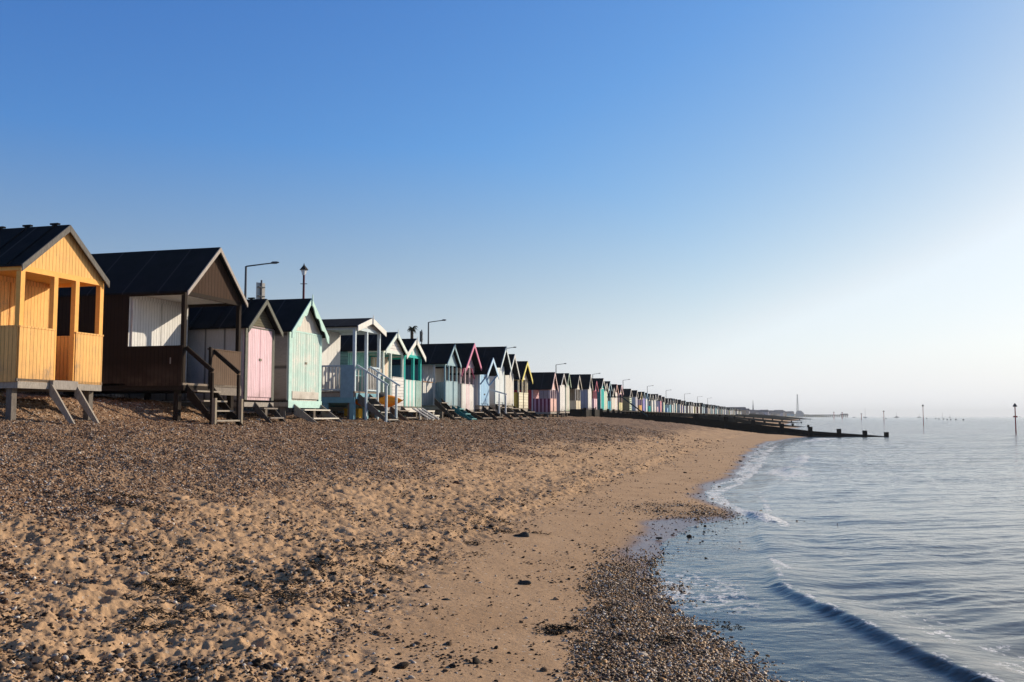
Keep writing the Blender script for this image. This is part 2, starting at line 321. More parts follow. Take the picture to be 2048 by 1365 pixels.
def mk_water_mat():
    m, nt = new_mat('sea_water')
    geo = N(nt, 'NewGeometry'); pos = geo.outputs['Position']
    a1 = N(nt, 'Attribute', attribute_name='depth'); a2 = N(nt, 'Attribute', attribute_name='foam')
    m1 = N(nt, 'Mapping', {0: pos, 2: (0, 0, .2), 3: (1.6, 2.6, 1)}); n1 = noise(nt, m1.outputs[0], 3.0, 3, .55, .4)
    m2 = N(nt, 'Mapping', {0: pos, 2: (0, 0, -.1), 3: (.10, .5, 1)}); n2 = noise(nt, m2.outputs[0], 1.3, 5, .6, .6)
    patch = noise(nt, m2.outputs[0], .9, 3)
    dist = N(nt, 'SeparateXYZ', {0: pos}).outputs[1]
    far = rng_map(nt, dist, 12, 60)
    hh = M(nt, 'ADD', M(nt, 'MULTIPLY', n1.outputs[0], M(nt, 'MULTIPLY', rng_map(nt, patch.outputs[0], .35, .65, .5, 1.0), rng_map(nt, dist, 6, 35, .010, .036))), M(nt, 'MULTIPLY', n2.outputs[0], M(nt, 'ADD', M(nt, 'MULTIPLY', far, .20), .01)))
    bp = N(nt, 'Bump', {'Strength': 1.0, 'Distance': 1.0, 'Height': hh})
    murk = mixc(nt, rng_map(nt, a1.outputs['Fac'], .32, 1.9), (.085, .058, .032), (.018, .044, .066))
    dif = N(nt, 'BsdfDiffuse', {0: murk, 'Normal': bp.outputs[0]})
    tr = N(nt, 'BsdfTransparent', {0: (.86, .84, .78, 1)})
    fac = M(nt, 'SUBTRACT', 1.0, M(nt, 'EXPONENT', M(nt, 'MULTIPLY', M(nt, 'MAXIMUM', a1.outputs['Fac'], 0.0), -10.0)))
    body = N(nt, 'MixShader', {0: fac, 1: tr.outputs[0], 2: dif.outputs[0]})
    gl = N(nt, 'BsdfGlossy', {0: (1, 1, 1, 1), 'Roughness': .06, 'Normal': bp.outputs[0]})
    fr = N(nt, 'Fresnel', {0: 1.34, 1: bp.outputs[0]})
    sh = N(nt, 'MixShader', {0: fr.outputs[0], 1: body.outputs[0], 2: gl.outputs[0]})
    fn = noise(nt, pos, 30, 4, .7)
    fo = N(nt, 'BsdfDiffuse', {0: (.88, .88, .87, 1), 'Normal': N(nt, 'Bump', {'Strength': .4, 'Distance': .01, 'Height': fn.outputs[0]}).outputs[0]})
    ff = M(nt, 'MULTIPLY', a2.outputs['Fac'], rng_map(nt, fn.outputs[0], .40, .56, .1, 1.0))
    sh = N(nt, 'MixShader', {0: M(nt, 'MINIMUM', ff, 1.0), 1: sh.outputs[0], 2: fo.outputs[0]})
    out(nt, sh.outputs[0]); return m
def mk_beach_mat():
    m, nt = new_mat('sand_and_shingle')
    geo = N(nt, 'NewGeometry'); pos = geo.outputs['Position']
    A = lambda n: N(nt, 'Attribute', attribute_name=n).outputs['Fac']
    sh, wet, weed = A('shingle'), A('wet'), A('pebbly')
    nb = noise(nt, pos, 1.1, 5, .6); nm = noise(nt, pos, 16, 5, .7); nf = noise(nt, pos, 220, 3, .7)
    sand = mixc(nt, rng_map(nt, nb.outputs[0], .35, .65), (.42, .268, .152), (.50, .328, .192))
    sand = mixc(nt, rng_map(nt, nm.outputs[0], .50, .72, 0, .55), sand, (.33, .20, .105))
    sand = mixc(nt, rng_map(nt, nf.outputs[0], .5, .8, 0, .5), sand, (.28, .20, .13))
    # bits of shell and stone in the sand
    v3 = N(nt, 'TexVoronoi', {'Vector': pos, 'Scale': 24.0, 'Randomness': 1.0}); sp = N(nt, 'SeparateColor', {0: v3.outputs['Color']})
    bit = M(nt, 'MULTIPLY', M(nt, 'LESS_THAN', v3.outputs['Distance'], .30), M(nt, 'GREATER_THAN', sp.outputs[0], .62))
    bitc = N(nt, 'ValToRGB', {0: sp.outputs[1]}); e = bitc.color_ramp.elements
    e[0].color = (.07, .06, .05, 1); e[1].position = .95; e[1].color = (.62, .58, .50, 1); x = e.new(.6); x.color = (.20, .13, .085, 1)
    v1 = N(nt, 'TexVoronoi', {'Vector': pos, 'Scale': 30.0}); v2 = N(nt, 'TexVoronoi', {'Vector': pos, 'Scale': 11.0})
    def ramp(v):
        s = N(nt, 'SeparateColor', {0: v.outputs['Color']}); r = N(nt, 'ValToRGB', {0: s.outputs[0]}); r.color_ramp.interpolation = 'LINEAR'
        e = r.color_ramp.elements; e[0].color = (.06, .038, .026, 1); e[1].color = (.58, .48, .38, 1); e[1].position = 1
        for p, c in ((.25, (.16, .09, .052)), (.5, (.26, .155, .09)), (.75, (.34, .215, .13)), (.90, (.42, .30, .20))): k = e.new(p); k.color = (*c, 1)
        return r.outputs[0]
    peb = mixc(nt, .45, ramp(v1), ramp(v2))
    mp = N(nt, 'Mapping', {0: pos, 3: (.5, .14, 1)}); nl = noise(nt, mp.outputs[0], 3.2, 6, .7)
    peb = mixc(nt, rng_map(nt, nl.outputs[0], .50, .68, 0, .55), peb, (.075, .055, .045))
    peb = mixc(nt, rng_map(nt, nb.outputs[0], .5, .7, 0, .30), peb, (.34, .24, .16))
    c = mixc(nt, M(nt, 'MULTIPLY', bit, .55), sand, bitc.outputs[0])
    c = mixc(nt, sh, c, peb); c = mixc(nt, M(nt, 'MULTIPLY', weed, .8), c, mixc(nt, .5, ramp(v1), (.07, .05, .03)))
    dark = mixc(nt, 1.0, c, (.46, .43, .45), 'MULTIPLY'); c = mixc(nt, wet, c, dark)
    gr = rng_map(nt, wet, 0, 1, .9, .30)
    hh = M(nt, 'ADD', M(nt, 'MULTIPLY', M(nt, 'SUBTRACT', 1.0, v1.outputs['Distance']), M(nt, 'MULTIPLY', sh, .022)), M(nt, 'MULTIPLY', M(nt, 'SUBTRACT', 1.0, v2.outputs['Distance']), M(nt, 'MULTIPLY', sh, .03)))
    hh = M(nt, 'ADD', hh, M(nt, 'MULTIPLY', M(nt, 'ADD', M(nt, 'MULTIPLY', nm.outputs[0], .012), M(nt, 'MULTIPLY', nf.outputs[0], .0018)), rng_map(nt, wet, 0, 1, 1.0, .22)))
    b = N(nt, 'Bump', {'Strength': .9, 'Distance': 1.0, 'Height': hh})
    p = N(nt, 'BsdfPrincipled', {'Base Color': c, 'Roughness': gr, 'Normal': b.outputs[0]})
    nt.links.new(rng_map(nt, wet, 0, 1, .12, .5), p.inputs['Specular IOR Level'])
    out(nt, p.outputs[0]); return m
bm_mat = mk_beach_mat(); wm = mk_water_mat()
ts = spread(-1.6, 1.3, .64, 860, 60)
zs = np.concatenate([np.linspace(.8, 4.6, 20, endpoint=False), 4.6*np.exp(np.linspace(0, 1, 900)**1.15*math.log(90/4.6)), 90*np.exp(np.linspace(0, 1, 200)[1:]*math.log(9000/90))])
def wetf(X, Z, h):
    u, d = frac_u(X, Z); hb = beach_h(X, Z, False)
    return sst(.050, .012, hb+.018*fbm(X*.8, Z*.8, 3, 91)-.03*sst(17, 15, Z)*sst(11, 12.6, Z)*np.exp(-((X-2.7)/1.1)**2))
beach = grid_mesh('beach', ts, zs, beach_h, {'shingle': lambda X, Z, h: shingle(X, Z, frac_u(X, Z)[0]), 'wet': wetf,
    'pebbly': lambda X, Z, h: np.clip(bank_mask(X, Z, 0)[0]*.9+bank_mask(X, Z, 0)[1]*.5, 0, 1)*sst(.1, .5, .5+fbm(X*4, Z*4, 2, 92))}, bm_mat)
tag(beach, kind='structure')
tw = np.concatenate([np.linspace(.05, .66, 480), np.linspace(.66, 1.6, 80)[1:]])
zw = np.concatenate([np.linspace(.8, 4.6, 30, endpoint=False), 4.6*np.exp(np.linspace(0, 1, 1500)**1.1*math.log(90/4.6)), 90*np.exp(np.linspace(0, 1, 160)[1:]*math.log(9500/90))])
sea = grid_mesh('sea', tw, zw, lambda X, Z: water_h(X, Z)*np.where(Z > 100, .5, 1), {'depth': water_depth, 'foam': foam_f}, wm)
tag(sea, kind='structure')
# ------------------------------------------------------------------ pebbles, shells and weed (stuff)
def scatter(n, prob, tlo=-.72, thi=.62, z0=4.4, z1=60):
    t = rng.uniform(tlo, thi, n); Z = z0*np.exp(rng.uniform(0, 1, n)*math.log(z1/z0)); X = t*Z
    keep = rng.uniform(0, 1, n) < prob(X, Z); return X[keep], Z[keep]
def pebble_mat(name, ramp, rough=.55):
    m, nt = new_mat(name); oi = N(nt, 'ObjectInfo'); r = N(nt, 'ValToRGB', {0: oi.outputs['Random']}); r.color_ramp.interpolation = 'LINEAR'
    e = r.color_ramp.elements; e[0].color = (*ramp[0][1], 1); e[0].position = 0; e[1].color = (*ramp[-1][1], 1); e[1].position = 1
    for p, c in ramp[1:-1]: k = e.new(p); k.color = (*c, 1)
    tc = N(nt, 'TexCoord'); n = noise(nt, tc.outputs['Object'], 3, 4, .7)
    v = rng_map(nt, n.outputs[0], .3, .7, .75, 1.15)
    cc = mixc(nt, 1.0, r.outputs[0], N(nt, 'CombineXYZ', {0: v, 1: v, 2: v}).outputs[0], 'MULTIPLY')
    out(nt, N(nt, 'BsdfPrincipled', {'Base Color': cc, 'Roughness': rough, 'Specular IOR Level': .25}).outputs[0]); return m
def gn_scatter(name, X, Z, S, hz, mat, flat=.62, kind='stone'):
    n = len(X); me = bpy.data.meshes.new(name); me.vertices.add(n)
    co = np.stack([X, Z, hz], 1).astype(np.float32); me.vertices.foreach_set('co', co.ravel())
    a = me.attributes.new('scl', 'FLOAT', 'POINT'); a.data.foreach_set('value', S.astype(np.float32))
    a = me.attributes.new('rot', 'FLOAT_VECTOR', 'POINT'); R = np.stack([rng.normal(0, .35, n), rng.normal(0, .35, n), rng.uniform(0, 6.28, n)], 1).astype(np.float32); a.data.foreach_set('vector', R.ravel())
    a = me.attributes.new('idx', 'INT', 'POINT'); a.data.foreach_set('value', rng.integers(0, 4, n).astype(np.int32))
    o = bpy.data.objects.new(name, me); COL.objects.link(o)
    g = bpy.data.node_groups.new(name, 'GeometryNodeTree'); g.is_modifier = True
    g.interface.new_socket('Geometry', in_out='INPUT', socket_type='NodeSocketGeometry'); g.interface.new_socket('Geometry', in_out='OUTPUT', socket_type='NodeSocketGeometry')
    gi = g.nodes.new('NodeGroupInput'); go = g.nodes.new('NodeGroupOutput'); L = g.links.new
    jn = g.nodes.new('GeometryNodeJoinGeometry')
    for k in range(4):
        ico = g.nodes.new('GeometryNodeMeshIcoSphere'); ico.inputs['Radius'].default_value = 1; ico.inputs['Subdivisions'].default_value = 2
        sp = g.nodes.new('GeometryNodeSetPosition'); nz = g.nodes.new('ShaderNodeTexNoise'); nz.noise_dimensions = '4D'
        nz.inputs['W'].default_value = k*3.7+1; nz.inputs['Scale'].default_value = 1.1 if kind == 'stone' else 2.5; nz.inputs['Detail'].default_value = 1
        sub = g.nodes.new('ShaderNodeVectorMath'); sub.operation = 'SUBTRACT'; sub.inputs[1].default_value = (.5, .5, .5)
        sc = g.nodes.new('ShaderNodeVectorMath'); sc.operation = 'SCALE'; sc.inputs['Scale'].default_value = 1.5 if kind == 'stone' else 3.0
        L(nz.outputs['Color'], sub.inputs[0]); L(sub.outputs[0], sc.inputs[0]); L(ico.outputs['Mesh'], sp.inputs['Geometry']); L(sc.outputs[0], sp.inputs['Offset'])
        tr = g.nodes.new('GeometryNodeTransform'); tr.inputs['Scale'].default_value = (1, (.72, .85, .6, .95)[k], (.55, .4, .62, .48)[k]*flat/.62)
        sm = g.nodes.new('GeometryNodeSetMaterial'); sm.inputs['Material'].default_value = mat
        ss = g.nodes.new('GeometryNodeSetShadeSmooth'); ti = g.nodes.new('GeometryNodeGeometryToInstance')
        L(sp.outputs[0], tr.inputs['Geometry']); L(tr.outputs[0], sm.inputs['Geometry']); L(sm.outputs[0], ss.inputs[0]); L(ss.outputs[0], ti.inputs[0]); L(ti.outputs[0], jn.inputs[0])
    ip = g.nodes.new('GeometryNodeInstanceOnPoints'); ip.inputs['Pick Instance'].default_value = True
    def na(nm, ty):
        q = g.nodes.new('GeometryNodeInputNamedAttribute'); q.data_type = ty; q.inputs[0].default_value = nm; return q.outputs[0]
    L(gi.outputs[0], ip.inputs['Points']); L(jn.outputs[0], ip.inputs['Instance']); L(na('idx', 'INT'), ip.inputs['Instance Index'])
    er = g.nodes.new('FunctionNodeEulerToRotation'); L(na('rot', 'FLOAT_VECTOR'), er.inputs[0]); L(er.outputs[0], ip.inputs['Rotation'])
    L(na('scl', 'FLOAT'), ip.inputs['Scale']); L(ip.outputs[0], go.inputs[0])
    md = o.modifiers.new('scatter', 'NODES'); md.node_group = g
    me.materials.append(mat); return o
mix_ramp = [(0, (.030, .02, .016)), (.16, (.10, .052, .030)), (.42, (.24, .135, .075)), (.7, (.40, .245, .14)), (.86, (.40, .30, .215)), (.94, (.46, .40, .34)), (1, (.72, .68, .62))]
dark_ramp = [(0, (.03, .018, .011)), (.22, (.11, .058, .028)), (.46, (.25, .135, .055)), (.66, (.44, .23, .07)), (.78, (.34, .25, .17)), (.91, (.50, .41, .31)), (1, (.76, .70, .62))]
pmx = pebble_mat('wrack_bits', [(0, (.022, .015, .010)), (.42, (.065, .040, .024)), (.66, (.17, .105, .06)), (.84, (.36, .24, .15)), (.93, (.45, .38, .31)), (1, (.74, .69, .62))], .9)
pm = pebble_mat('shingle_stone', mix_ramp, .9); pmd = pebble_mat('wet_stone', dark_ramp, .5)
K = 1.0
X, Z = scatter(int(420000*K), lambda X, Z: shingle(X, Z, frac_u(X, Z)[0])*(X > row(Z)-2.5))
S = .011*np.exp(rng.normal(0, .32, len(X)))*(1+np.clip(Z-12, 0, 60)*.035)
tag(gn_scatter('shingle', X, Z, S, beach_h(X, Z)+S*.1, pm), 'brown and grey shingle covering the upper beach below the huts', 'shingle', kind='stuff')
X, Z = scatter(int(330000*K), lambda X, Z: (lambda u: sst(.15, .24, u)*(1-shingle(X, Z, u))*np.clip(.16+1.6*sst(-.05, .4, fbm(X*.9, Z*.9, 3, 101))+1.2*np.exp(-((u-.24)/.03)**2)*sst(-.2, .3, perlin(X*.8, Z*.8, 102)), 0, 1))(frac_u(X, Z)[0]))
S = .0072*np.exp(rng.normal(0, .52, len(X)))*(1+np.clip(Z-12, 0, 60)*.03)
tag(gn_scatter('sand_pebbles', X, Z, S, beach_h(X, Z)+S*.1, pmx), 'scattered pebbles and shells lying on the trodden golden sand', 'pebbles', kind='stuff')
def lowp(X, Z):
    u, d = frac_u(X, Z); return ((u > -.10) & (u < .23))*np.clip(.09+.7*sst(.05, .5, fbm(X*1.4, Z*1.4, 3, 103))+.3*sst(.12, .02, u), 0, 1)
X, Z = scatter(int(110000*K), lowp, -.4, .6)
S = .0062*np.exp(rng.normal(0, .62, len(X)))*(1+np.clip(Z-12, 0, 60)*.02)
tag(gn_scatter('strand_pebbles', X, Z, S, beach_h(X, Z)+S*.15, pmx), 'loose pebbles dotted over the smooth damp sand', 'pebbles', kind='stuff')
X, Z = scatter(int(330000*K), lambda X, Z: bank_mask(X, Z, 0)[0], 0, .55, 4.2, 13)
S = .0088*np.exp(rng.normal(0, .36, len(X)))
tag(gn_scatter('pebble_bank', X, Z, S, beach_h(X, Z)+S*.2+.012*rng.uniform(0, 1, len(X))*bank_mask(X, Z, 0)[0], pmd), 'dense bank of wet brown pebbles beside the water', 'pebbles', kind='stuff')
X, Z = scatter(int(90000*K), lambda X, Z: bank_mask(X, Z, 0)[1]**1.3*.8, .05, .35, 11.5, 22)
S = .0105*np.exp(rng.normal(0, .38, len(X)))
tag(gn_scatter('pebble_spit', X, Z, S, np.maximum(beach_h(X, Z), .0)+S*.3, pmd), 'dark spit of pebbles reaching into the shallow water', 'pebbles', kind='stuff')
# dried weed: short dark curled strands in drifts
mb = MB()
wp = [(at(340, 1238, 0), 0)]
def weed_at(px, py, zg, rx, rz, n, seg=.02):
    v = (682.5-py)/F; k = (zg-EYE)/((SP+v*CP)/(CP-v*SP)); c = at(px, py, k)
    xs = np.array([c.x+random.gauss(0, rx) for _ in range(n)]); ys = np.array([c.y+random.gauss(0, rz) for _ in range(n)]); hs = beach_h(xs, ys)
    for x, y, z in zip(xs, ys, hs):
        a = random.uniform(0, 6.28); pts = []; z += random.uniform(.004, .03)
        for k2 in range(3):
            pts.append((x, y, z)); a += random.uniform(-.9, .9); x += math.cos(a)*seg; y += math.sin(a)*seg; z += random.uniform(-.012, .010)
        mb.tube(pts, [.002, .0034, .0018], 3)
wq = [(345, 1240, .14, .10, .05, 220), (300, 1255, .14, .08, .05, 120), (235, 1045, .62, .30, .06, 260), (270, 1020, .7, .2, .05, 160), (975, 1030, .3, .22, .14, 260), (1125, 1258, .08, .09, .02, 160), (640, 1140, .3, .1, .08, 80), (1105, 1268, .08, .05, .02, 80), (150, 930, 1.1, .2, .05, 90), (370, 905, 1.1, .25, .06, 90)]
for i in range(46):
    f = random.random(); wq.append((300+760*f+random.gauss(0, 40), 1330-300*f**.8+random.gauss(0, 22), .13+.12*f, .05+.06*random.random(), .03+.05*random.random(), random.randint(15, 60)))
for i in range(16): wq.append((random.uniform(1170, 1480), random.uniform(1200, 1350), .07, .06, .06, random.randint(20, 50)))
for q in wq: weed_at(*q)
tag(mb.build('seaweed', plain((.030, .022, .014), .6, 0, .4, 'dry_weed')), 'black strands of dried seaweed in drifts on the sand', 'seaweed', kind='stuff')
for (px, py, zg, s) in ((1043, 1076, .12, .065), (895, 1206, .11, .03), (1048, 1168, .1, .035), (1318, 1078, .03, .035)):
    v = (682.5-py)/F; c = at(px, py, (zg-EYE)/((SP+v*CP)/(CP-v*SP)))
    b = MB(); pts = []
    import bmesh
    bm = bmesh.new(); bmesh.ops.create_icosphere(bm, subdivisions=3, radius=s)
    for vv in bm.verts:
        k = 1+.35*math.sin(vv.co.x*55+px)+.25*math.cos(vv.co.y*70+py)*.8; vv.co = Vector((vv.co.x*1.5*k, vv.co.y*k, vv.co.z*.75*k))
    me = bpy.data.meshes.new('rock'); bm.to_mesh(me); bm.free(); me.materials.append(plain((.05, .05, .045), .6, 0, .4, 'rock'))
    for p in me.polygons: p.use_smooth = True
    o = bpy.data.objects.new('rock', me); COL.objects.link(o); o.location = (c.x, c.y, zg+s*.25)
    tag(o, {1043: 'dark rock alone on the smooth damp sand', 895: 'small dark stone left of the pebble bank', 1048: 'flat black stone below the larger lone rock', 1318: 'dark weedy rock at the edge of the wet hollow'}[px], 'rock', 'single dark rocks on the smooth sand')
#PART2
# ------------------------------------------------------------------ beach huts
PHI = math.radians(15.5)
C = dict(white=(.72, .72, .70), offwhite=(.68, .65, .58), cream=(.70, .62, .46), orange=(.88, .50, .18), black=(.026, .015, .010), brown=(.06, .04, .028),
         pink=(.80, .58, .63), mint=(.50, .69, .63), aqua=(.36, .70, .66), teal=(.02, .40, .38), tealdk=(.06, .22, .24), bluegrey=(.36, .50, .55), grey=(.38, .37, .36), lilacgrey=(.46, .45, .52),
         paleblue=(.50, .66, .74), skyblue=(.36, .58, .80), red=(.42, .03, .05), rose=(.62, .20, .26), peach=(.80, .52, .46), yellow=(.76, .60, .14), paleyellow=(.78, .72, .42), lilac=(.44, .36, .62), purple=(.26, .20, .55),
         turquoise=(.08, .42, .54), green=(.36, .50, .32), palegreen=(.56, .68, .52), olive=(.22, .22, .15), blue=(.16, .30, .60), sand=(.55, .45, .32), darkred=(.20, .03, .035), stone=(.33, .29, .25))
def P(c, *a, **k): return planks(C[c] if isinstance(c, str) else c, *a, **k)
def solveZ(px):
    t = (px-1024)/F; Zs = np.linspace(40, 900, 8601); return float(Zs[np.argmin(np.abs(row(Zs)-t*Zs))])
def gz(X, Y): return float(beach_h(np.array([X]), np.array([Y]), False)[0])
class Hut: pass
def hut(label, xA, xB, Z, yF, yE, yR, dep=3.2, porch=0.0, wall='white', front=None, gable=None, trim='white', door=None, group=None, ov=.09, of=.13, bh=.085, doors=2,
        posts=(), pw=.075, half=(), hh=.85, near='wall', far='wall', steps=None, beam=True, base=True, finial=0, pk=.10, cat='beach hut', ceiling=True, simple=False, recess='white', ydoor=None, zF=None, phi=PHI, seams=0):
    w_mat = wall if not isinstance(wall, str) else P(wall, pk); f_mat = (front if front is not None else w_mat); f_mat = P(f_mat, pk) if isinstance(f_mat, str) else f_mat
    g_mat = gable if gable is not None else f_mat; g_mat = P(g_mat, pk) if isinstance(g_mat, str) else g_mat
    t_mat = plain(C[trim]) if isinstance(trim, str) else trim; d_mat = door if door is not None else f_mat; d_mat = P(d_mat, pk) if isinstance(d_mat, str) else d_mat
    A = at(xA, 745, Z); zf = zat(yF, Z) if zF is None else zF
    t2 = at(xB, 745, 1).x; s_, c_ = math.sin(phi), math.cos(phi); w = (t2*Z-A.x)/(s_-t2*c_)
    H = zat(yE, Z)-zf; zr = zat(yR, Z+w/2*c_)-zf; R = zr-H-.05
    r = empty('beach_hut', (A.x, Z, zf), math.pi/2-phi); tag(r, label, cat, group)
    W = lambda x, y: (A.x+x*s_-y*c_, Z+x*c_+y*s_)
    q = Hut(); q.root = r; q.w = w; q.H = H; q.R = R; q.W = W; q.zf = zf; q.dep = dep
    k = R/(w/2); ze = H-ov*k; t = .045
    b = MB().xz([(-ov, ze+.004), (w/2, H+R+.004), (w+ov, ze+.004), (w+ov, ze+t), (w/2, H+R+t*1.3), (-ov, ze+t)], -of, dep+.08)
    q.roof = b.build('roof', felt(), r)
    if seams:
        b = MB()
        for i in range(seams):
            y = .25+i*.62
            for sg in (0, 1):
                x0, x1 = (-ov, w/2) if sg == 0 else (w+ov, w/2)
                b.bar((x0, y, ze+t+.015), (x1, y, H+R+t*1.3+.015), .045, .03)
            b.bar((w/2, y-.09, H+R+.085), (w/2, y+.09, H+R+.085), .07, .03)
        b.build('roof_batten', felt(), q.roof)
    # barge boards: two boards up the slope
    def barge(sgn, low=bh, mat=t_mat, scal=False):
        x0 = -ov-.02; n = 24 if scal else 1; lo = []; up_ = []
        for i in range(n+1):
            f = i/n; x = x0+(w/2-x0)*f; z = H+R-(w/2-x)*k
            dz = low*(1+.35*math.sin(f*math.pi*6.0)) if scal else low
            lo.append((x, z-dz)); up_.append((x, z+.052))
        pts = lo+up_[::-1]
        if sgn: pts = [(w-x, z) for x, z in pts][::-1]
        return MB().xz(pts, -of-.028-(.002 if sgn else 0), -of-.002-(.002 if sgn else 0)).build('barge_board', mat, r)
    q.barge = barge
    for sg in (0, 1):
        if bh: barge(sg, bh, t_mat, simple == 'scal')
    y0 = 0.0
    MB().xz([(0.005, H), (w-.005, H), (w/2, H+R-.005)], y0, y0+.03).build('gable', g_mat, r)
    if porch:
        pd = porch; b = MB()
        b.box(0, .04, pd, dep, 0, H); b.box(w-.04, w, pd, dep, 0, H); b.box(.04, w-.04, dep-.04, dep, 0, H)
        b.xz([(0.01, H), (w-.01, H), (w/2, H+R-.01)], dep-.035, dep-.002)
        if near == 'wall': b.box(0, .04, 0, pd-.001, 0, H)
        if far == 'wall': b.box(w-.04, w, 0, pd-.001, 0, H)
        b.build('wall', w_mat, r)
        rec = P(recess, pk) if isinstance(recess, str) else recess
        MB().box(.04, w-.04, pd, pd+.03, .0, H).build('inner_wall', rec, r)
        dm = rec if door is None else d_mat
        for i in range(doors):
            x0 = .10+(w-.20)/doors*i; MB().box(x0+.014, x0+(w-.20)/doors-.014, pd-.04, pd-.002, .06, H-.12).build('door', dm, r)
        MB().box(-.02 if near != 'wall' else .04, w+.02 if far != 'wall' else w-.04, -.03 if far != 'wall' else .04, pd, -.05, 0).build('deck', wood(), r)
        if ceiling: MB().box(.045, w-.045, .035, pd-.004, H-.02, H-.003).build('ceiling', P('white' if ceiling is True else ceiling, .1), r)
        if beam:
            b = MB(); b.box(0, w, -.012, .028, H-.10, H-.002)
            if near != 'wall': b.box(-.002, .05, .03, pd, H-.09, H-.002)
            if far != 'wall': b.box(w-.05, w+.002, .03, pd, H-.09, H-.002)
            b.build('beam', t_mat if beam is True else beam, r)
        for fpos in posts:
            x = min(max(fpos*w, pw/2), w-pw/2); MB().box(x-pw/2, x+pw/2, -.015, pw-.015, 0, H-.10).build('post', t_mat if beam is True else beam, r)
        for (f0, f1, mt) in half:
            b = MB().box(f0*w, f1*w, -.03, -.004+.0, -.06, hh); b.box(f0*w-.012, f1*w+.012, -.04, .05, hh, hh+.03); b.build('half_wall', mt, r)
        for side, mode, x0 in (('n', near, -.026), ('f', far, w-.02)):
            if mode == 'wall' or mode == 'open': continue
            mt = f_mat if mode == 'half' else mode
            b = MB().box(x0, x0+.03 if side == 'n' else x0+.04, -.002, pd, -.06, hh-.002); b.box(x0-.01, x0+.055, -.002, pd, hh-.002, hh+.026); b.build('half_wall', mt, r)
    else:
        b = MB(); b.box(0, .04, .03, dep, 0, H); b.box(w-.04, w, .03, dep, 0, H); b.box(.04, w-.04, dep-.04, dep, 0, H)
        b.xz([(0.01, H), (w-.01, H), (w/2, H+R-.01)], dep-.035, dep-.002); b.build('wall', w_mat, r)
        MB().box(0, w, 0, .028, 0, H-.002).build('front_wall', f_mat, r)
        m = .09*w
        if doors:
            for i in range(doors):
                x0 = m+(w-2*m)/doors*i; MB().box(x0+.012, x0+(w-2*m)/doors-.012, -.034, -.002, .08, H-.06).build('door', d_mat, r)
            b = MB(); b.box(.01, m, -.04, -.003, 0, H-.02); b.box(w-m, w-.01, -.04, -.003, 0, H-.02); b.box(m, w-m, -.04, -.003, H-.058, H-.02); b.build('door_frame', t_mat, r)
    if base:
        g = gz(*W(w/2, .3))-zf; b = MB()
        for x in (.05, w-.05): b.box(x-.05, x+.05, .0, dep, -.17, -.052)
        b.box(0, w, -.035, -.003, -.17, -.052); skid = b.build('floor_frame', wood((.34, .31, .27)), r)
        for x in (.10, w-.10):
            for y in (.18, dep*.5, dep-.2):
                zz = gz(*W(x, y))-zf-.3
                if zz < -.172: MB().box(x-.06, x+.06, y-.06, y+.06, zz, -.171).build('pile', wood((.17, .15, .13)), r)
    if steps:
        do_steps(q, **steps)
    if finial:
        b = MB(); b.bar((w/2, -of-.045, H+R-.15), (w/2, -of-.045, H+R+finial), .05, .03, (0, 1, 0), .5); b.build('finial', t_mat, r)
    return q
def do_steps(q, f0=.3, f1=.7, run=.65, top=0.0, n=3, mat=None, tread=None, rail=None, sw=.17, hang=0, y0=-.04):
    r = q.root; mat = mat or wood((.13, .115, .10)); tread = tread or wood((.30, .26, .22)); x0, x1 = f0*q.w, f1*q.w
    zg = gz(*q.W((x0+x1)/2, -run))-q.zf-.04
    st = empty('steps', (0, 0, 0)); st.parent = r
    for x in (x0, x1):
        b = MB(); d = Vector((0, -run, zg-top)); nrm = Vector((0, -1, 0))
        hw = sw; b.yz([(y0, top), (y0-.001, top-hw*1.5), (y0-run, zg), (y0-run-hw*.55, zg)], x-.02, x+.02); b.build('stringer', mat, st)
    for i in range(n):
        f = (i+.6)/(n+.25); y = y0-run*f-.02; z = top+(zg-top)*f
        MB().box(x0+.021, x1-.021, y-.12, y+.07, z-.035, z).build('tread', tread, st)
    return zg
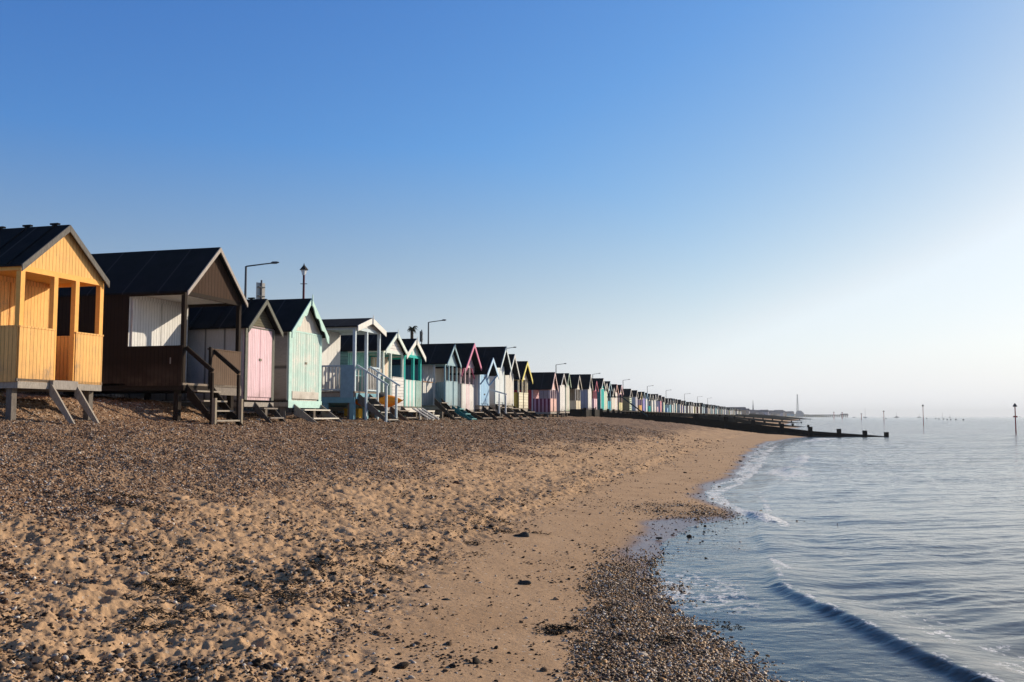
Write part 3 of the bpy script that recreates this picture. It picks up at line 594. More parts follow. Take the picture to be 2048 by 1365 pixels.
if 1:
    G = 'beach huts standing in the row along the beach'
    om = P('orange', .085, wear=.35); orp = plain((.88, .45, .12), .55, 0, .12)
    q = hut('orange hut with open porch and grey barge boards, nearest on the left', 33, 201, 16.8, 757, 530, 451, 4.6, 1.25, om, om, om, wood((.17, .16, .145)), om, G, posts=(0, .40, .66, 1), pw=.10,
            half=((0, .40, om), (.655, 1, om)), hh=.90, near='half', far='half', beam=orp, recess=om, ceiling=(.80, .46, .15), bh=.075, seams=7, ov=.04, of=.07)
    q.root.name = 'beach_hut'
    do_steps(q, .36, .66, .50, -.02, 0, wood((.36, .32, .27)), None, sw=.17)
    MB().box(.36*q.w, .66*q.w, -.10, -.042, -.17, -.01).build('threshold', wood((.33, .30, .27)), q.root)
    bk = P('black', .10, wear=.06, worn=(.07, .05, .04)); bkl = P((.13, .088, .062), .09, wear=.15, worn=(.2, .17, .14)); bw = plain((.022, .015, .011), .7)
    q = hut('dark brown timber hut with white inner doors and handrailed steps, second from left', 365, 479, 21.3, 766, 581, 496, 5.0, 1.45, bk, bk, P((.052, .030, .020), .13, groove=.9, wear=.2, worn=(.16, .13, .1)), wood((.42, .38, .34)), None, G, posts=(0, 1), pw=.09,
            half=((.44, 1, bkl),), hh=.80, near=bk, far='open', beam=bw, recess=P('white', .10, wear=.1), bh=.055, ov=.06, of=.12)
    W_ = q.w; zg = do_steps(q, .06, .48, .72, -.03, 4, bw, wood((.34, .30, .25)), sw=.2)
    for o in q.root.children:
        if o.name.startswith(('pile', 'floor_frame')): o.data.materials[0] = wood((.03, .024, .02))  # shade beneath this hut is put into the timber colour
    st = [o for o in q.root.children if o.name.startswith('steps')][0]
    for x in (.04*W_, .50*W_):
        MB().bar((x, -.02, .78), (x, -.70, .78+zg*.55), .05, .09).build('handrail', bw, st)
        MB().box(x-.035, x+.035, -.80, -.72, zg-.1, zg+.62).build('newel_post', wood((.30, .26, .20)), st)
        MB().box(x-.03, x+.03, -.715, -.66, zg-.1, .74+zg*.55).build('newel_post', bw, st)
    MB().box(.46*W_, W_, -.06, -.035, -.24, -.062).build('deck_edge', wood((.24, .21, .18)), q.root)
    MB().box(.44*W_-.05, .44*W_+.01, -.07, -.012, -.1, .86).build('gate_post', bw, q.root)
    MB().box(-.034, -.028, .28, .31, .42, .56).build('latch', plain((.3, .3, .3), .4, .8), q.root)
    pk_ = P('pink', .085, wear=.15); shg = P((.135, .125, .085), .07, True, wear=.3, worn=(.3, .27, .2)); gw = P((.56, .55, .55), .55, wear=.35, worn=(.36, .35, .34))
    q = hut('narrow pink doored hut with olive shingled gable and grey side wall', 487, 546, 24.0, 800, 650, 599, 3.4, 0, gw, pk_, shg, wood((.17, .175, .15)), pk_, G, ov=.11, of=.18, bh=.085, seams=4)
    MB().box(q.w*.46, q.w*.54, -.05, -.036, 1.0, 1.06).build('padlock', plain((.12, .11, .09), .4, .6), q.root)
    do_steps(q, .35, .85, .42, -.05, 2, wood((.085, .08, .075)), wood((.26, .23, .2)), sw=.16)
    mn = P('mint', .13, wear=.75, worn=(.72, .70, .64)); sg = P((.32, .285, .25), .9, True, wear=.5, worn=(.2, .17, .14)); mt_ = plain((.46, .68, .62), .5)
    q = hut('mint green double doored hut with scalloped barge boards and spiked finial', 575, 641, 26.2, 801, 658, 598, 3.6, 0, sg, P('offwhite', .12, wear=.3), P('offwhite', .09), mt_, mn, G, ov=.11, of=.17, bh=.15, simple='scal', finial=.16)
    MB().box(q.w*.47, q.w*.53, -.05, -.036, 1.02, 1.08).build('padlock', plain((.12, .11, .09), .4, .6), q.root)
    MB().box(.10*q.w, .90*q.w, -.05, -.036, .05, .25).build('kick_board', P('offwhite', 3), q.root)
    MB().box(-.01, q.w+.01, -.05, -.034, -.2, .0).build('plinth', mt_, q.root)
    do_steps(q, .16, .98, .62, -.1, 2, wood((.27, .25, .22)), plain((.62, .58, .50)), sw=.2, y0=-.055)
    # raised veranda hut
    vw = plain((.50, .60, .66), .5); pw5 = P('white', .10, wear=.12)
    q = hut('pale blue and white hut with raised railed veranda on stilts', 709, 760, 30.2, 783, 653, 637, 4.6, 1.45, pw5, pw5, P('white', .12, True), plain((.72, .72, .68)), None, G, posts=(0, .47, 1), pw=.09,
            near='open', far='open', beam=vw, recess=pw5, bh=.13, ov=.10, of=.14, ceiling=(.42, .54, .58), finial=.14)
    w5 = q.w
    MB().box(-.035, -.005, .03, .46, -.2, .82).build('corner_board', plain((.22, .36, .46)), q.root)
    def rail(q, p0, p1, n, h=.80, mat=vw, bal=None):
        a = Vector(p0); b_ = Vector(p1); e = empty('balustrade', (0, 0, 0)); e.parent = q.root; up = Vector((0, 0, 1))
        MB().bar(a+up*h, b_+up*h, .07, .05).build('top_rail', mat, e); MB().bar(a+up*.06, b_+up*.06, .045, .045).build('bottom_rail', mat, e)
        for i in range(n):
            p = a.lerp(b_, (i+.5)/n); MB().box(p.x-.02, p.x+.02, p.y-.02, p.y+.02, p.z+.083, p.z+h-.026).build('baluster', bal or P('white', 3), e)
    rail(q, (.03, .12, 0), (.03, 1.42, 0), 11); rail(q, (w5-.03, .12, 0), (w5-.03, 1.42, 0), 9); rail(q, (w5*.52, .02, 0), (w5-.09, .02, 0), 7)
    b = MB(); b.box(-.03, .02, -.03, 1.45, -.36, -.18); b.box(.02, w5, -.06, -.035, -.24, -.052); b.build('deck_beam', plain((.17, .36, .44), .6), q.root)
    for x, y in ((.02, .06), (.02, .98), (w5-.05, .06), (w5*.5, .06)):
        g = gz(*q.W(x, y))-q.zf-.2; MB().box(x-.07, x+.07, y-.07, y+.07, g, -.365 if x < .1 else -.172).build('stilt', plain((.18, .36, .43), .6), q.root)
    zg = do_steps(q, .10, .52, 1.05, -.04, 4, wood((.15, .14, .13)), wood((.38, .35, .31)), sw=.22)
    st = [o for o in q.root.children if o.name.startswith('steps')][0]
    for x in (.07*w5, .56*w5):
        MB().bar((x, -.03, .82), (x, -1.08, .82+zg*.62), .06, .05).build('handrail', vw, st)
        for y in ((-.34, -1.02) if x < 1 else (-.3, -.95)): MB().box(x-.03, x+.03, y-.03, y+.03, zg-.05+.0, .80+zg*.62*(-y/1.05)).build('newel_post', vw, st)
    aq = P('aqua', .12, True, wear=.2); wh = P('white', .11, True, wear=.25)
    q = hut('white clapboard porch hut with aqua interior beside the raised veranda', 766, 806, 32.6, 812, 699, 665, 3.6, 1.3, P((.20, .40, .42), .12, True), wh, wh, plain((.62, .72, .68)), P('aqua', .1), G, posts=(0, .38, 1), pw=.07,
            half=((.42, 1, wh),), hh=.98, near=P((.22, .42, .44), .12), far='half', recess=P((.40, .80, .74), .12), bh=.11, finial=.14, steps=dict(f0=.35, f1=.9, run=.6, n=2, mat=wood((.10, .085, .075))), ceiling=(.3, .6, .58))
    ts_ = P('teal', .12, stripe=((.74, .78, .76), .30), wear=.1); tsl = P((.32, .66, .62), .10, stripe=((.74, .78, .76), .34), wear=.1); pe = P((.78, .60, .46), .1, stripe=((.8, .76, .7), .24))
    q = hut('teal and white striped porch hut with bright teal posts', 808, 842, 34.4, 813, 708, 678, 3.6, 1.3, P('teal', .1), tsl, tsl, plain((.72, .73, .68)), pe, G, posts=(0, .55, 1), pw=.09,
            half=((0, .62, tsl), (.66, 1, P('offwhite', .12, stripe=((.05, .35, .33), .12)))), hh=.92, near=P('teal', .1), far='half', beam=plain((.02, .42, .38)), recess=pe, bh=.13, finial=.10)
    MB().box(-.01, q.w+.01, -.05, -.036, -.2, -.062).build('plinth', plain(C['offwhite']), q.root)
    bg = P('bluegrey', .09, wear=.15)
    q = hut('blue grey gabled porch hut with teal steps and white inner panel', 890, 914, 38.4, 811, 725, 690, 4.2, 1.0, P((.10, .17, .20), .1), bg, bg, plain((.30, .44, .50)), P((.46, .50, .56), .22), G, posts=(0, .33, .62, 1), pw=.055,
            half=((0, .55, bg), (.68, 1, bg)), hh=.95, near='open', far='half', beam=plain((.28, .42, .48)), recess=P((.40, .46, .52), .16), bh=.08, finial=.06, steps=dict(f0=.55, f1=1.0, run=.85, n=3, mat=plain((.02, .15, .17)), tread=plain((.16, .36, .38))))
    b = MB().box(.0, q.w, .93, .955, -.2, .93); b.build('inner_half_wall', P('white', .2), q.root); MB().box(-.02, q.w, .90, .955, .932, .965).build('ledge', wood((.40, .26, .17)), q.root)
    MB().box(-.03, .03, .42, .48, 0, q.H-.1).build('post', plain((.5, .46, .46)), q.root)
    st8 = q; do_steps(st8, -.62, -.08, .85, .28, 3, wood((.06, .05, .045)), None, y0=.1)
    wp_ = P('white', .10, stripe=((.72, .48, .54), .2), wear=.1)
    q = hut('white porch hut with deep pink trim and striped gable', 921, 948, 40.4, 817, 729, 687, 4.0, 1.2, P((.50, .44, .44), .1), P('white', .12), wp_, plain((.60, .22, .34)), P('offwhite', .1), G, posts=(0, .34, .66, 1), pw=.06,
            half=((0, .38, P('white', 3)), (.38, .62, wp_), (.62, 1, P('white', 3))), hh=1.0, near=P('white', .1), far='wall', beam=plain((.66, .52, .54)), recess='offwhite', bh=.13, of=.3, ov=.18, steps=dict(f0=.35, f1=1.1, run=.85, n=2, mat=wood((.05, .045, .04))))
    b = MB(); b.bar((.04, -.035, q.H-.5), (.34, -.035, q.H-.11), .03, .05, (0, 1, 0)); b.bar((q.w-.04, -.035, q.H-.55), (q.w-.5, -.035, q.H-.11), .03, .05, (0, 1, 0)); b.build('brace', plain((.50, .12, .24)), q.root)
    sk = P('skyblue', .3, wear=.1)
    q = hut('small sky blue double doored hut with pale side rail', 958, 977, 42.2, 811, 744, 716, 3.0, 0, P('white', .1), sk, sk, plain((.46, .64, .80)), sk, G, ov=.16, of=.42, bh=.14, steps=dict(f0=.3, f1=1.0, run=.7, n=2, mat=wood((.035, .032, .03))))
    b = MB(); b.bar((.02, -.05, q.H-.55), (.02, -.42, q.H-.1), .04, .06); b.bar((q.w-.02, -.05, q.H-.55), (q.w-.02, -.42, q.H-.1), .04, .06); b.build('brace', plain((.22, .36, .56)), q.root)
    for z in (.45, 1.2): MB().box(q.w*.44, q.w*.56, -.04, -.024, z, z+.07).build('bolt', plain((.03, .03, .04), .4, .7), q.root)
    st = MB().bar((q.w*1.02, -.05, .72), (q.w*1.02, -.85, .50), .05, .06).build('handrail', plain((.60, .62, .64)), q.root)
    for y in (-.5, -.8): MB().box(q.w*1.02-.03, q.w*1.02+.03, y-.03, y+.03, -.35, .66+(y+.05)*.27).build('newel_post', plain((.60, .62, .64)), q.root)
    pb = P((.66, .74, .76), .16, wear=.1)
    q = hut('tall pale blue and white doored hut with banded gable', 989, 1007, 45, 808, 730, 694, 4.4, 0, P('white', .3), pb, P((.5, .66, .70), .16, True, stripe=((.74, .76, .74), .3)), plain((.60, .70, .72)), P((.70, .76, .78), .2), G, ov=.14, of=.34, bh=.12, finial=.1, steps=dict(f0=.05, f1=.8, run=.85, n=3, mat=wood((.05, .045, .04))))
    q = hut('narrow off white doored hut beside the tall pale blue one', 1009, 1026, 48.3, 811, 745, 709, 3.6, 0, P('white', .12), P((.66, .66, .62), .2), P('white', .2), plain((.62, .64, .62)), P((.70, .68, .62), .2), G, ov=.14, of=.3, bh=.12, steps=dict(f0=.1, f1=1.0, run=.85, n=3, mat=wood((.05, .045, .04))))
    q = hut('cream porch hut with bright yellow barge boards and side panel', 1037, 1055, 53.5, 817, 755, 723, 4.4, 1.1, P('brown', .12), P('cream', .12, True), P('offwhite', .1), plain((.74, .66, .20)), P('brown', .12), G, posts=(0, .45, .8, 1), pw=.09,
            half=((0, .42, P((.76, .72, .56), .16, True)), (.55, 1, P((.76, .72, .56), .16, True))), near=P('yellow', 3), far=P('cream', .1), beam=plain((.66, .62, .48)), recess='brown', bh=.15, of=.25, ov=.16, steps=dict(f0=.2, f1=1.0, run=1.0, n=2, mat=wood((.035, .032, .03))))
    rs = P((.56, .30, .38), .14, stripe=((.16, .02, .05), .27), wear=.1)
    q = hut('red sided hut with peach front and maroon striped porch panel', 1100, 1112, 66.5, 823, 777, 745, 4.8, 1.25, P('red', .1), P('peach', .12), P('peach', .12), plain((.74, .56, .54)), P('rose', .12, stripe=((.7, .6, .6), .3)), G, posts=(0, .4, .7, 1), pw=.08,
            half=((0, .42, P('peach', .1)), (.58, 1, P('peach', .1))), near=rs, far=P('grey', .1), beam=plain((.62, .50, .50)), recess=P('rose', .12), bh=.13)
    MB().box(-.04, .02, 1.2, 1.3, -.1, q.H-.05).build('post', plain((.6, .5, .5)), q.root)
    def small(label, xA, xB, yF, yE, yR, wall, fr, tr, Z=None, porch=0, dr=None, dep=3.0, **kw):
        return hut(label, xA, xB, Z or solveZ(xA), yF, yE, yR, dep, porch, P(wall, .3), P(fr, .15), P(kw.pop('gb', fr), .15), plain(C[tr]), P(dr or fr, .15), G, posts=(0, .5, 1) if porch else (), half=((0, .45, P(fr, .15)), (.55, 1, P(fr, .15))) if porch else (), near='half' if porch else 'wall', recess=P('brown', .2), pw=.07, **kw)
    small('white doored hut right of the red sided hut', 1119, 1129, 822, 769, 747, 'lilacgrey', 'white', 'white', gb='brown')
    small('narrow pale green white hut tight behind the white doored hut', 1131, 1138, 822, 770, 747, 'white', 'palegreen', 'palegreen', dr='offwhite')
    small('cream porch hut with grey sagging side wall', 1151, 1160, 824, 776, 751, 'stone', 'cream', 'offwhite', porch=1.0)
    small('large lilac grey sided hut with white front, first on the black breastwork', 1175, 1182, 817, 776, 749, 'lilacgrey', 'white', 'offwhite', dep=3.6)
    small('low dusty pink hut beside the large lilac grey hut', 1187, 1193, 818, 780, 762, 'sand', 'pink', 'rose', porch=.9)
# further huts, standing behind the timber breastwork
MID = [(1204, 757, 'teal', 'tealdk', 'white'), (1210.5, 766, 'palegreen', 'brown', 'offwhite'), (1217.5, 763, 'turquoise', 'paleblue', 'paleblue'), (1225, 776, 'offwhite', 'stone', 'offwhite'), (1231, 769, 'olive', 'grey', 'peach'), (1240.5, 770, 'paleyellow', 'sand', 'pink'),
       (1259.5, 778, 'brown', 'black', 'offwhite'), (1272, 781, 'lilacgrey', 'white', 'offwhite'), (1280, 784, 'orange', 'peach', 'cream'), (1286.5, 784, 'purple', 'lilac', 'paleblue'), (1292, 786, 'white', 'blue', 'skyblue'), (1298, 788, 'teal', 'tealdk', 'white'), (1303.5, 790, 'aqua', 'grey', 'offwhite'),
       (1309, 789, 'mint', 'paleblue', 'white'), (1314, 788.5, 'pink', 'offwhite', 'white'), (1320.5, 791, 'rose', 'lilac', 'white'), (1327, 794, 'palegreen', 'grey', 'offwhite'), (1334, 797, 'skyblue', 'white', 'white'), (1339, 799, 'turquoise', 'aqua', 'white'), (1344, 801, 'grey', 'palegreen', 'offwhite')]
NMID = len(MID)
random.seed(21)
names = ['white', 'offwhite', 'cream', 'mint', 'aqua', 'teal', 'bluegrey', 'grey', 'lilacgrey', 'paleblue', 'skyblue', 'pink', 'peach', 'yellow', 'paleyellow', 'lilac', 'turquoise', 'green', 'palegreen', 'olive', 'sand', 'darkred', 'brown', 'white', 'offwhite', 'grey', 'stone']
word = dict(offwhite='off white', bluegrey='blue grey', lilacgrey='lilac grey', paleblue='pale blue', skyblue='sky blue', paleyellow='pale yellow', palegreen='pale green', darkred='dark red', stone='stone grey', sand='sandy', tealdk='dark teal')
wd = lambda c: word.get(c, c)
s_Z = solveZ(1344); px = 1344; far_list = []
Zc = s_Z
while Zc < 470:
    Zc += random.uniform(2.35, 2.9)*(1 if random.random() > .08 else 2.1)
    X = float(row(Zc)); pxx = 1024+F*X/Zc
    far_list.append((Zc, pxx, random.choice(names), random.choice(names), random.choice(['white', 'offwhite', 'white', 'paleblue', 'grey'])))
seen = set()
for i, (ax, ay, fc, wc, tc_) in enumerate(MID):
    Zf = solveZ(ax); w_ = random.choice([1.7, 1.85, 2.0]); X = at(ax, 750, Zf).x; s_, c_ = math.sin(PHI), math.cos(PHI)
    XA, ZA = X-w_/2*s_, Zf-w_/2*c_; pA = 1024+F*XA/ZA; pB = 1024+F*(XA+w_*s_)/(ZA+w_*c_); m = ZA/F
    zr = zat(ay, Zf); zfl = 2.28; He = zr-.85*w_/2-.05; yE = 833-(He-EYE)/m
    prev = wd(MID[i-1][2]) if i else 'dusty pink'; nxt = wd(MID[i+1][2]) if i+1 < NMID else 'first unbroken run of tiny far'
    lab = f'{wd(fc)} hut between the {prev} and the {nxt} hut' if i+1 < NMID else f'{wd(fc)} fronted hut with {wd(tc_)} trim, just right of {prev} hut'
    hut(lab, pA, pB, ZA, 0, yE, ay, random.choice([2.6, 3.0]), .9 if i % 3 == 2 else 0, P(wc, .3), P(fc, .15), P(fc, .15), plain(C[tc_]), P(random.choice([fc, 'white', fc]), .15), G, posts=(0, 1) if i % 3 == 2 else (), half=((0, .4, P(fc, .15)), (.6, 1, P(fc, .15))) if i % 3 == 2 else (), near='half', far='half', recess=P('grey', .2), zF=zfl, base=False, bh=.12)
for (Zc, pxx, fc, wc, tc_) in far_list:
    w_ = random.uniform(1.7, 2.1); X = float(row(Zc)); r_ = Zc/400
    phi = math.atan((float(row(Zc+6))-float(row(Zc-6)))/12)
    H = random.uniform(1.75, 2.0); R = random.uniform(.68, .85); d = random.uniform(2.4, 3.2); b = MB(); ov = .14; k = R/(w_/2)
    b.cur = 0; b.box(0, .04, .03, d, 0, H); b.box(w_-.04, w_, .03, d, 0, H); b.box(.04, w_-.04, d-.04, d, 0, H)
    b.cur = 1; b.box(0, w_, 0, .028, 0, H-.002); b.xz([(.005, H), (w_-.005, H), (w_/2, H+R-.005)], 0, .03)
    b.cur = 2; b.xz([(-ov, H-ov*k+.004), (w_/2, H+R+.004), (w_+ov, H-ov*k+.004), (w_+ov, H-ov*k+.05), (w_/2, H+R+.06), (-ov, H-ov*k+.05)], -.16, d+.08)
    b.cur = 3
    for sg in (0, 1):
        pts = [(-ov, H-ov*k-.1), (w_/2, H+R-.1), (w_/2, H+R+.07), (-ov, H-ov*k+.07)]; pts = pts if not sg else [(w_-x, z) for x, z in pts]
        b.xz(pts, -.19-.002*sg, -.162-.002*sg)
    b.box(.08*w_, .49*w_, -.03, -.003, .05, H-.1); b.box(.51*w_, .92*w_, -.03, -.003, .05, H-.1)
    b.cur = 1; b.v = b.v
    o = b.build('beach_hut', [P(wc, .3), P(fc, .15), felt(), plain(C[tc_])])
    fo_ = random.uniform(-.1, .9); o.location = (X-w_/2*math.sin(phi)-fo_*math.cos(phi), Zc-w_/2*math.cos(phi)+fo_*math.sin(phi), 2.28+random.uniform(-.02, .16)); o.rotation_euler = (0, 0, math.pi/2-phi)
    tag(o, f'tiny {wd(fc)} fronted hut with {wd(tc_)} trim in the distant part of the row', 'beach hut', 'tiny distant huts in the row')
# same look, same label and group; make each look's group its own
# slatted pale green screen in front of the row
c = at(1240, 800, solveZ(1247)-1.6); e = empty('slatted_screen', (c.x+.3, c.y, 2.25), math.pi/2-PHI); tag(e, 'pale green slatted screen standing before the dark brown hut', 'screen')
for i in range(7): MB().box(-.1, 1.5, -.75, -.70, .12+i*.20, .24+i*.20).build('slat', plain(C['palegreen']), e); MB().box(-.1, -.06, -.69, .6, .12+i*.20, .24+i*.20).build('slat', plain(C['palegreen']), e)
MB().box(-.14, -.101, -.76, .6, 0, 1.55).build('frame', plain(C['olive']), e)
# ------------------------------------------------------------------ timber breastwork and groynes
tw_ = P((.016, .014, .012), .22, True, wear=.15, worn=(.04, .038, .03), groove=.7)
e = empty('breastwork', (float(row(75.5)), 75.5, 0)); tag(e, 'black timber breastwork running below the distant huts', 'breastwork')
b = MB(); Zb = 75.5; pts = []
while Zb < 470: pts.append((float(row(Zb))+.55, Zb)); Zb += 4 if Zb < 160 else 12
pts = [(float(row(76))-2.4, 76.6)]+pts
for (x0, y0), (x1, y1) in zip(pts, pts[1:]): b.bar((x0-e.location.x, y0-75.5, 1.55), (x1-e.location.x, y1-75.5, 1.55), .14, 1.40)
b.build('planking', tw_, e)
for x, y in pts[:24]: MB().box(x-e.location.x+.08, x-e.location.x+.30, y-75.6, y-75.38, .6, 2.36).build('post', wood((.018, .016, .014)), e)
MB().poly([(pts[1][0]-e.location.x-.1, 1, 2.21), (pts[-1][0]-e.location.x-.1, pts[-1][1]-75.5, 2.21), (pts[-1][0]-e.location.x-7, pts[-1][1]-75.5, 2.21), (pts[1][0]-e.location.x-6, 1, 2.21)],
          [(pts[1][0]-e.location.x-.1, 1, 2.26), (pts[-1][0]-e.location.x-.1, pts[-1][1]-75.5, 2.26), (pts[-1][0]-e.location.x-7, pts[-1][1]-75.5, 2.26), (pts[1][0]-e.location.x-6, 1, 2.26)]).build('deck', wood((.12, .11, .10)), e)
b = MB(); b.bar((4.2, 5.0, 3.3), (6.3, 4.6, 1.7), .08, .10); b.bar((4.2, 5.0, 3.3), (3.0, 5.2, 3.3), .08, .08); b.build('handrail', plain((.02, .05, .06)), e)
def groyne(label, p0, p1, zt, posts, sc=1.0):
    "p0 landward, p1 seaward; zt list of (fraction, top height)"
    e = empty('groyne', (p0[0], p0[1], 0)); tag(e, label, 'groyne', 'timber groynes running down to the sea'); d = Vector((p1[0]-p0[0], p1[1]-p0[1], 0)); n = 16; L = d.length
    ft = [f for f, _ in zt]; ht = [h for _, h in zt]; b = MB(); u = d/L; nr = Vector((u.y, -u.x, 0))
    for i in range(n):
        f0, f1 = i/n, (i+1)/n; h0, h1 = np.interp(f0, ft, ht), np.interp(f1, ft, ht)
        a, c = d*f0, d*f1; zb = -.9; t = .07
        b.poly([a-nr*t+Vector((0, 0, zb)), c-nr*t+Vector((0, 0, zb)), c+nr*t+Vector((0, 0, zb)), a+nr*t+Vector((0, 0, zb))], [a-nr*t+Vector((0, 0, h0)), c-nr*t+Vector((0, 0, h1)), c+nr*t+Vector((0, 0, h1)), a+nr*t+Vector((0, 0, h0))])
    b.build('planking', tw_, e)
    b = MB()
    for i in range(n):
        f0, f1 = i/n, (i+1)/n; b.bar(d*f0+nr*.12+Vector((0, 0, np.interp(f0, ft, ht)-.22)), d*f1+nr*.12+Vector((0, 0, np.interp(f1, ft, ht)-.22)), .10, .20)
    b.build('waling', wood((.018, .016, .014)), e)
    for f in posts:
        h = np.interp(f, ft, ht); p = d*f+nr*.0; s2 = .15*sc
        MB().bar((p.x, p.y, -.9), (p.x, p.y, h+.34), s2*2, s2*2).build('post', wood((.018, .016, .014)), e)
def gp(px, py, Z): p = at(px, py, Z); return (p.x, p.y)
groyne('longest black timber groyne with square posts, nearest and running into the water', (7.2, 84.6), gp(1776, 874, 80.5), [(0, 2.15), (.20, 1.78), (.38, 1.52), (.58, .96), (.76, .44), (.93, .17), (1, .04)], (.0, .17, .36, .46, .553, .65, .745, .84, .925, .995))
groyne('second groyne behind the nearest one, a short dark line of posts', (30, 161), (47.3, 155), [(0, 2.0), (.3, 1.5), (.7, .55), (.93, .1), (1, .0)], (.1, .24, .37, .5, .63, .76, .87, 1.0))
groyne('third groyne, seen just above the second with spaced posts', (52, 258), (74.5, 250), [(0, 2.2), (.3, 1.6), (.7, .7), (.95, .12), (1, 0)], (.1, .2, .3, .4, .5, .6, .7, .8, .9, 1.0))
groyne('fourth groyne, thin dark wedge meeting the distant water', (92, 398), (117, 390), [(0, 2.6), (.4, 1.9), (.8, .6), (1, 0)], (.3, .6, .95))
groyne('farthest groyne, low dark wedge below the distant mast', (132, 552), (168, 540), [(0, 3.4), (.4, 2.3), (.8, .8), (1, 0)], (.3, .6, .95))
# ------------------------------------------------------------------ lamps, signs, palm
pole_m = plain((.10, .11, .12), .5, .3); LG = 'arm street lamps on the promenade behind the huts'
def lamp(px, ytop, ax, Z, label):
    p = at(px, ytop, Z); q2 = at(ax, ytop-6*45/Z if Z < 60 else ytop-2, Z); L = q2.x-p.x
    e = empty('street_lamp', (p.x, p.y, 2.4)); tag(e, label, 'street lamp', LG); h = p.z-2.4; s = 1
    MB().tube([(0, 0, 0), (0, 0, h*.5), (0, 0, h)], [.085, .07, .05], 10).build('pole', pole_m, e, True)
    MB().tube([(0, 0, h-.03), (.04, 0, h), (L*.6, -.1, h+.10), (L*.8, -.13, h+.13)], [.035, .035, .03, .03], 8).build('arm', pole_m, e, True)
    MB().tube([(L*.74, -.12, h+.12), (L*.80, -.13, h+.15), (L*.92, -.15, h+.15), (L*1.0, -.16, h+.16)], [.03, .06, .06, .02], 8).build('lamp_head', pole_m, e, True)
for a in ((492, 533, 560, 45, 'tall thin arm lamp rising behind the pink doored hut'), (857, 645, 893, 72, 'arm lamp rising behind the blue grey gabled hut, right of the palm'), (1007.5, 698, 1033, 99, 'arm lamp rising behind the tall pale blue hut'),
          (1112, 730, 1133, 127, 'arm lamp rising over the peach fronted hut'), (1185.5, 749, 1201, 156, 'arm lamp above the low dusty pink hut'), (1246, 761, 1260, 184, 'arm lamp above the dark brown hut'),
          (1294.5, 773, 1307, 218, 'arm lamp above the teal and aqua huts'), (1332, 781.5, 1343, 255, 'arm lamp fourth from the far end of the lamps'), (1369, 788.5, 1381, 295, 'arm lamp third from the far end of the lamps'), (1395, 794, 1405, 335, 'arm lamp second from the far end of the lamps'), (1415, 797, 1424, 374, 'farthest and smallest arm lamp')): lamp(*a)
p = at(607, 597, 40); e = empty('lantern_post', (p.x, p.y, 2.4)); tag(e, 'old style lantern on a slender maroon post above the mint hut', 'lamp post'); h = at(607, 551, 40).z-2.4
mr = plain((.10, .02, .03), .5); dk = plain((.02, .02, .022), .5)
MB().tube([(0, 0, 0), (0, 0, h)], [.06, .045], 10).build('pole', mr, e, True); MB().bar((-.14, 0, h-.36), (.14, 0, h-.36), .025, .025).build('ladder_bar', mr, e)
m_, nt = new_mat('lantern_glass'); out(nt, N(nt, 'BsdfPrincipled', {'Base Color': (.75, .78, .80, 1), 'Roughness': .15}).outputs[0])
MB().tube([(0, 0, h), (0, 0, h+.03), (0, 0, h+.22)], [.05, .075, .13], 6).build('lantern_glass', m_, e); MB().tube([(0, 0, h+.221), (0, 0, h+.25), (0, 0, h+.40), (0, 0, h+.43), (0, 0, h+.50)], [.19, .17, .05, .03, .01], 6).build('lantern_roof', dk, e)
def board(px, y0, y1, wpx, Z, label, col):
    p = at(px, y0, Z); q2 = at(px, y1, Z); hw = wpx/2*Z/F; e = empty('sign_board', (p.x, p.y, 2.4), .9); tag(e, label, 'sign')
    MB().tube([(0, 0, 0), (0, 0, p.z-2.4+.12)], .04, 8).build('pole', pole_m, e, True); MB().box(-hw*1.3, hw*1.3, .045, .07, q2.z-2.4, p.z-2.4).build('panel', col, e)
    for z in (.25, .75): MB().box(-hw, hw, -.045, -.02+.06, q2.z-2.4+(p.z-q2.z)*z-.02, q2.z-2.4+(p.z-q2.z)*z+.02).build('bracket', pole_m, e)
board(523, 566, 602, 16, 44, 'back of a pale sign board on a pole over the pink doored hut', plain((.55, .53, .48))); board(843.5, 663, 684, 6, 75, 'dark narrow sign board on a pole beside the palm', plain((.12, .13, .13)))
p = at(824, 652, 80); e = empty('palm_tree', (p.x, p.y, 2.4)); tag(e, 'ragged windblown palm rising behind the striped huts', 'palm tree'); h = p.z-2.4-.25
MB().tube([(0, 0, 0), (.03, 0, h*.5), (0, 0, h*.94), (0, 0, h)], [.13, .11, .13, .08], 8).build('trunk', wood((.09, .07, .05)), e, True)
b = MB(); random.seed(4); ca_ = lambda i: i % 3 != 1
for i in range(24):
    a = random.uniform(0, 6.28); el = random.uniform(-.6, 1.2); L = random.uniform(.3, .62)*(1 if ca_(i) else .5); ca, sa = math.cos(a), math.sin(a); prev = Vector((0, 0, h)); v = Vector((ca*math.cos(el), sa*math.cos(el), math.sin(el)))
    pts = [prev.copy()]
    for j in range(5): prev = prev+v*L/5; v.z -= .28; v.normalize(); pts.append(prev.copy())
    b.tube(pts, [.02, .05, .06, .05, .03, .01], 3)
    for j in range(1, 6):
        for sgn in (-1, 1): b.bar(pts[j], pts[j]+Vector((-sa*sgn, ca*sgn, -.5))*.18, .02, .008)
b.build('crown', plain((.045, .05, .025), .7, 0, .3), e)
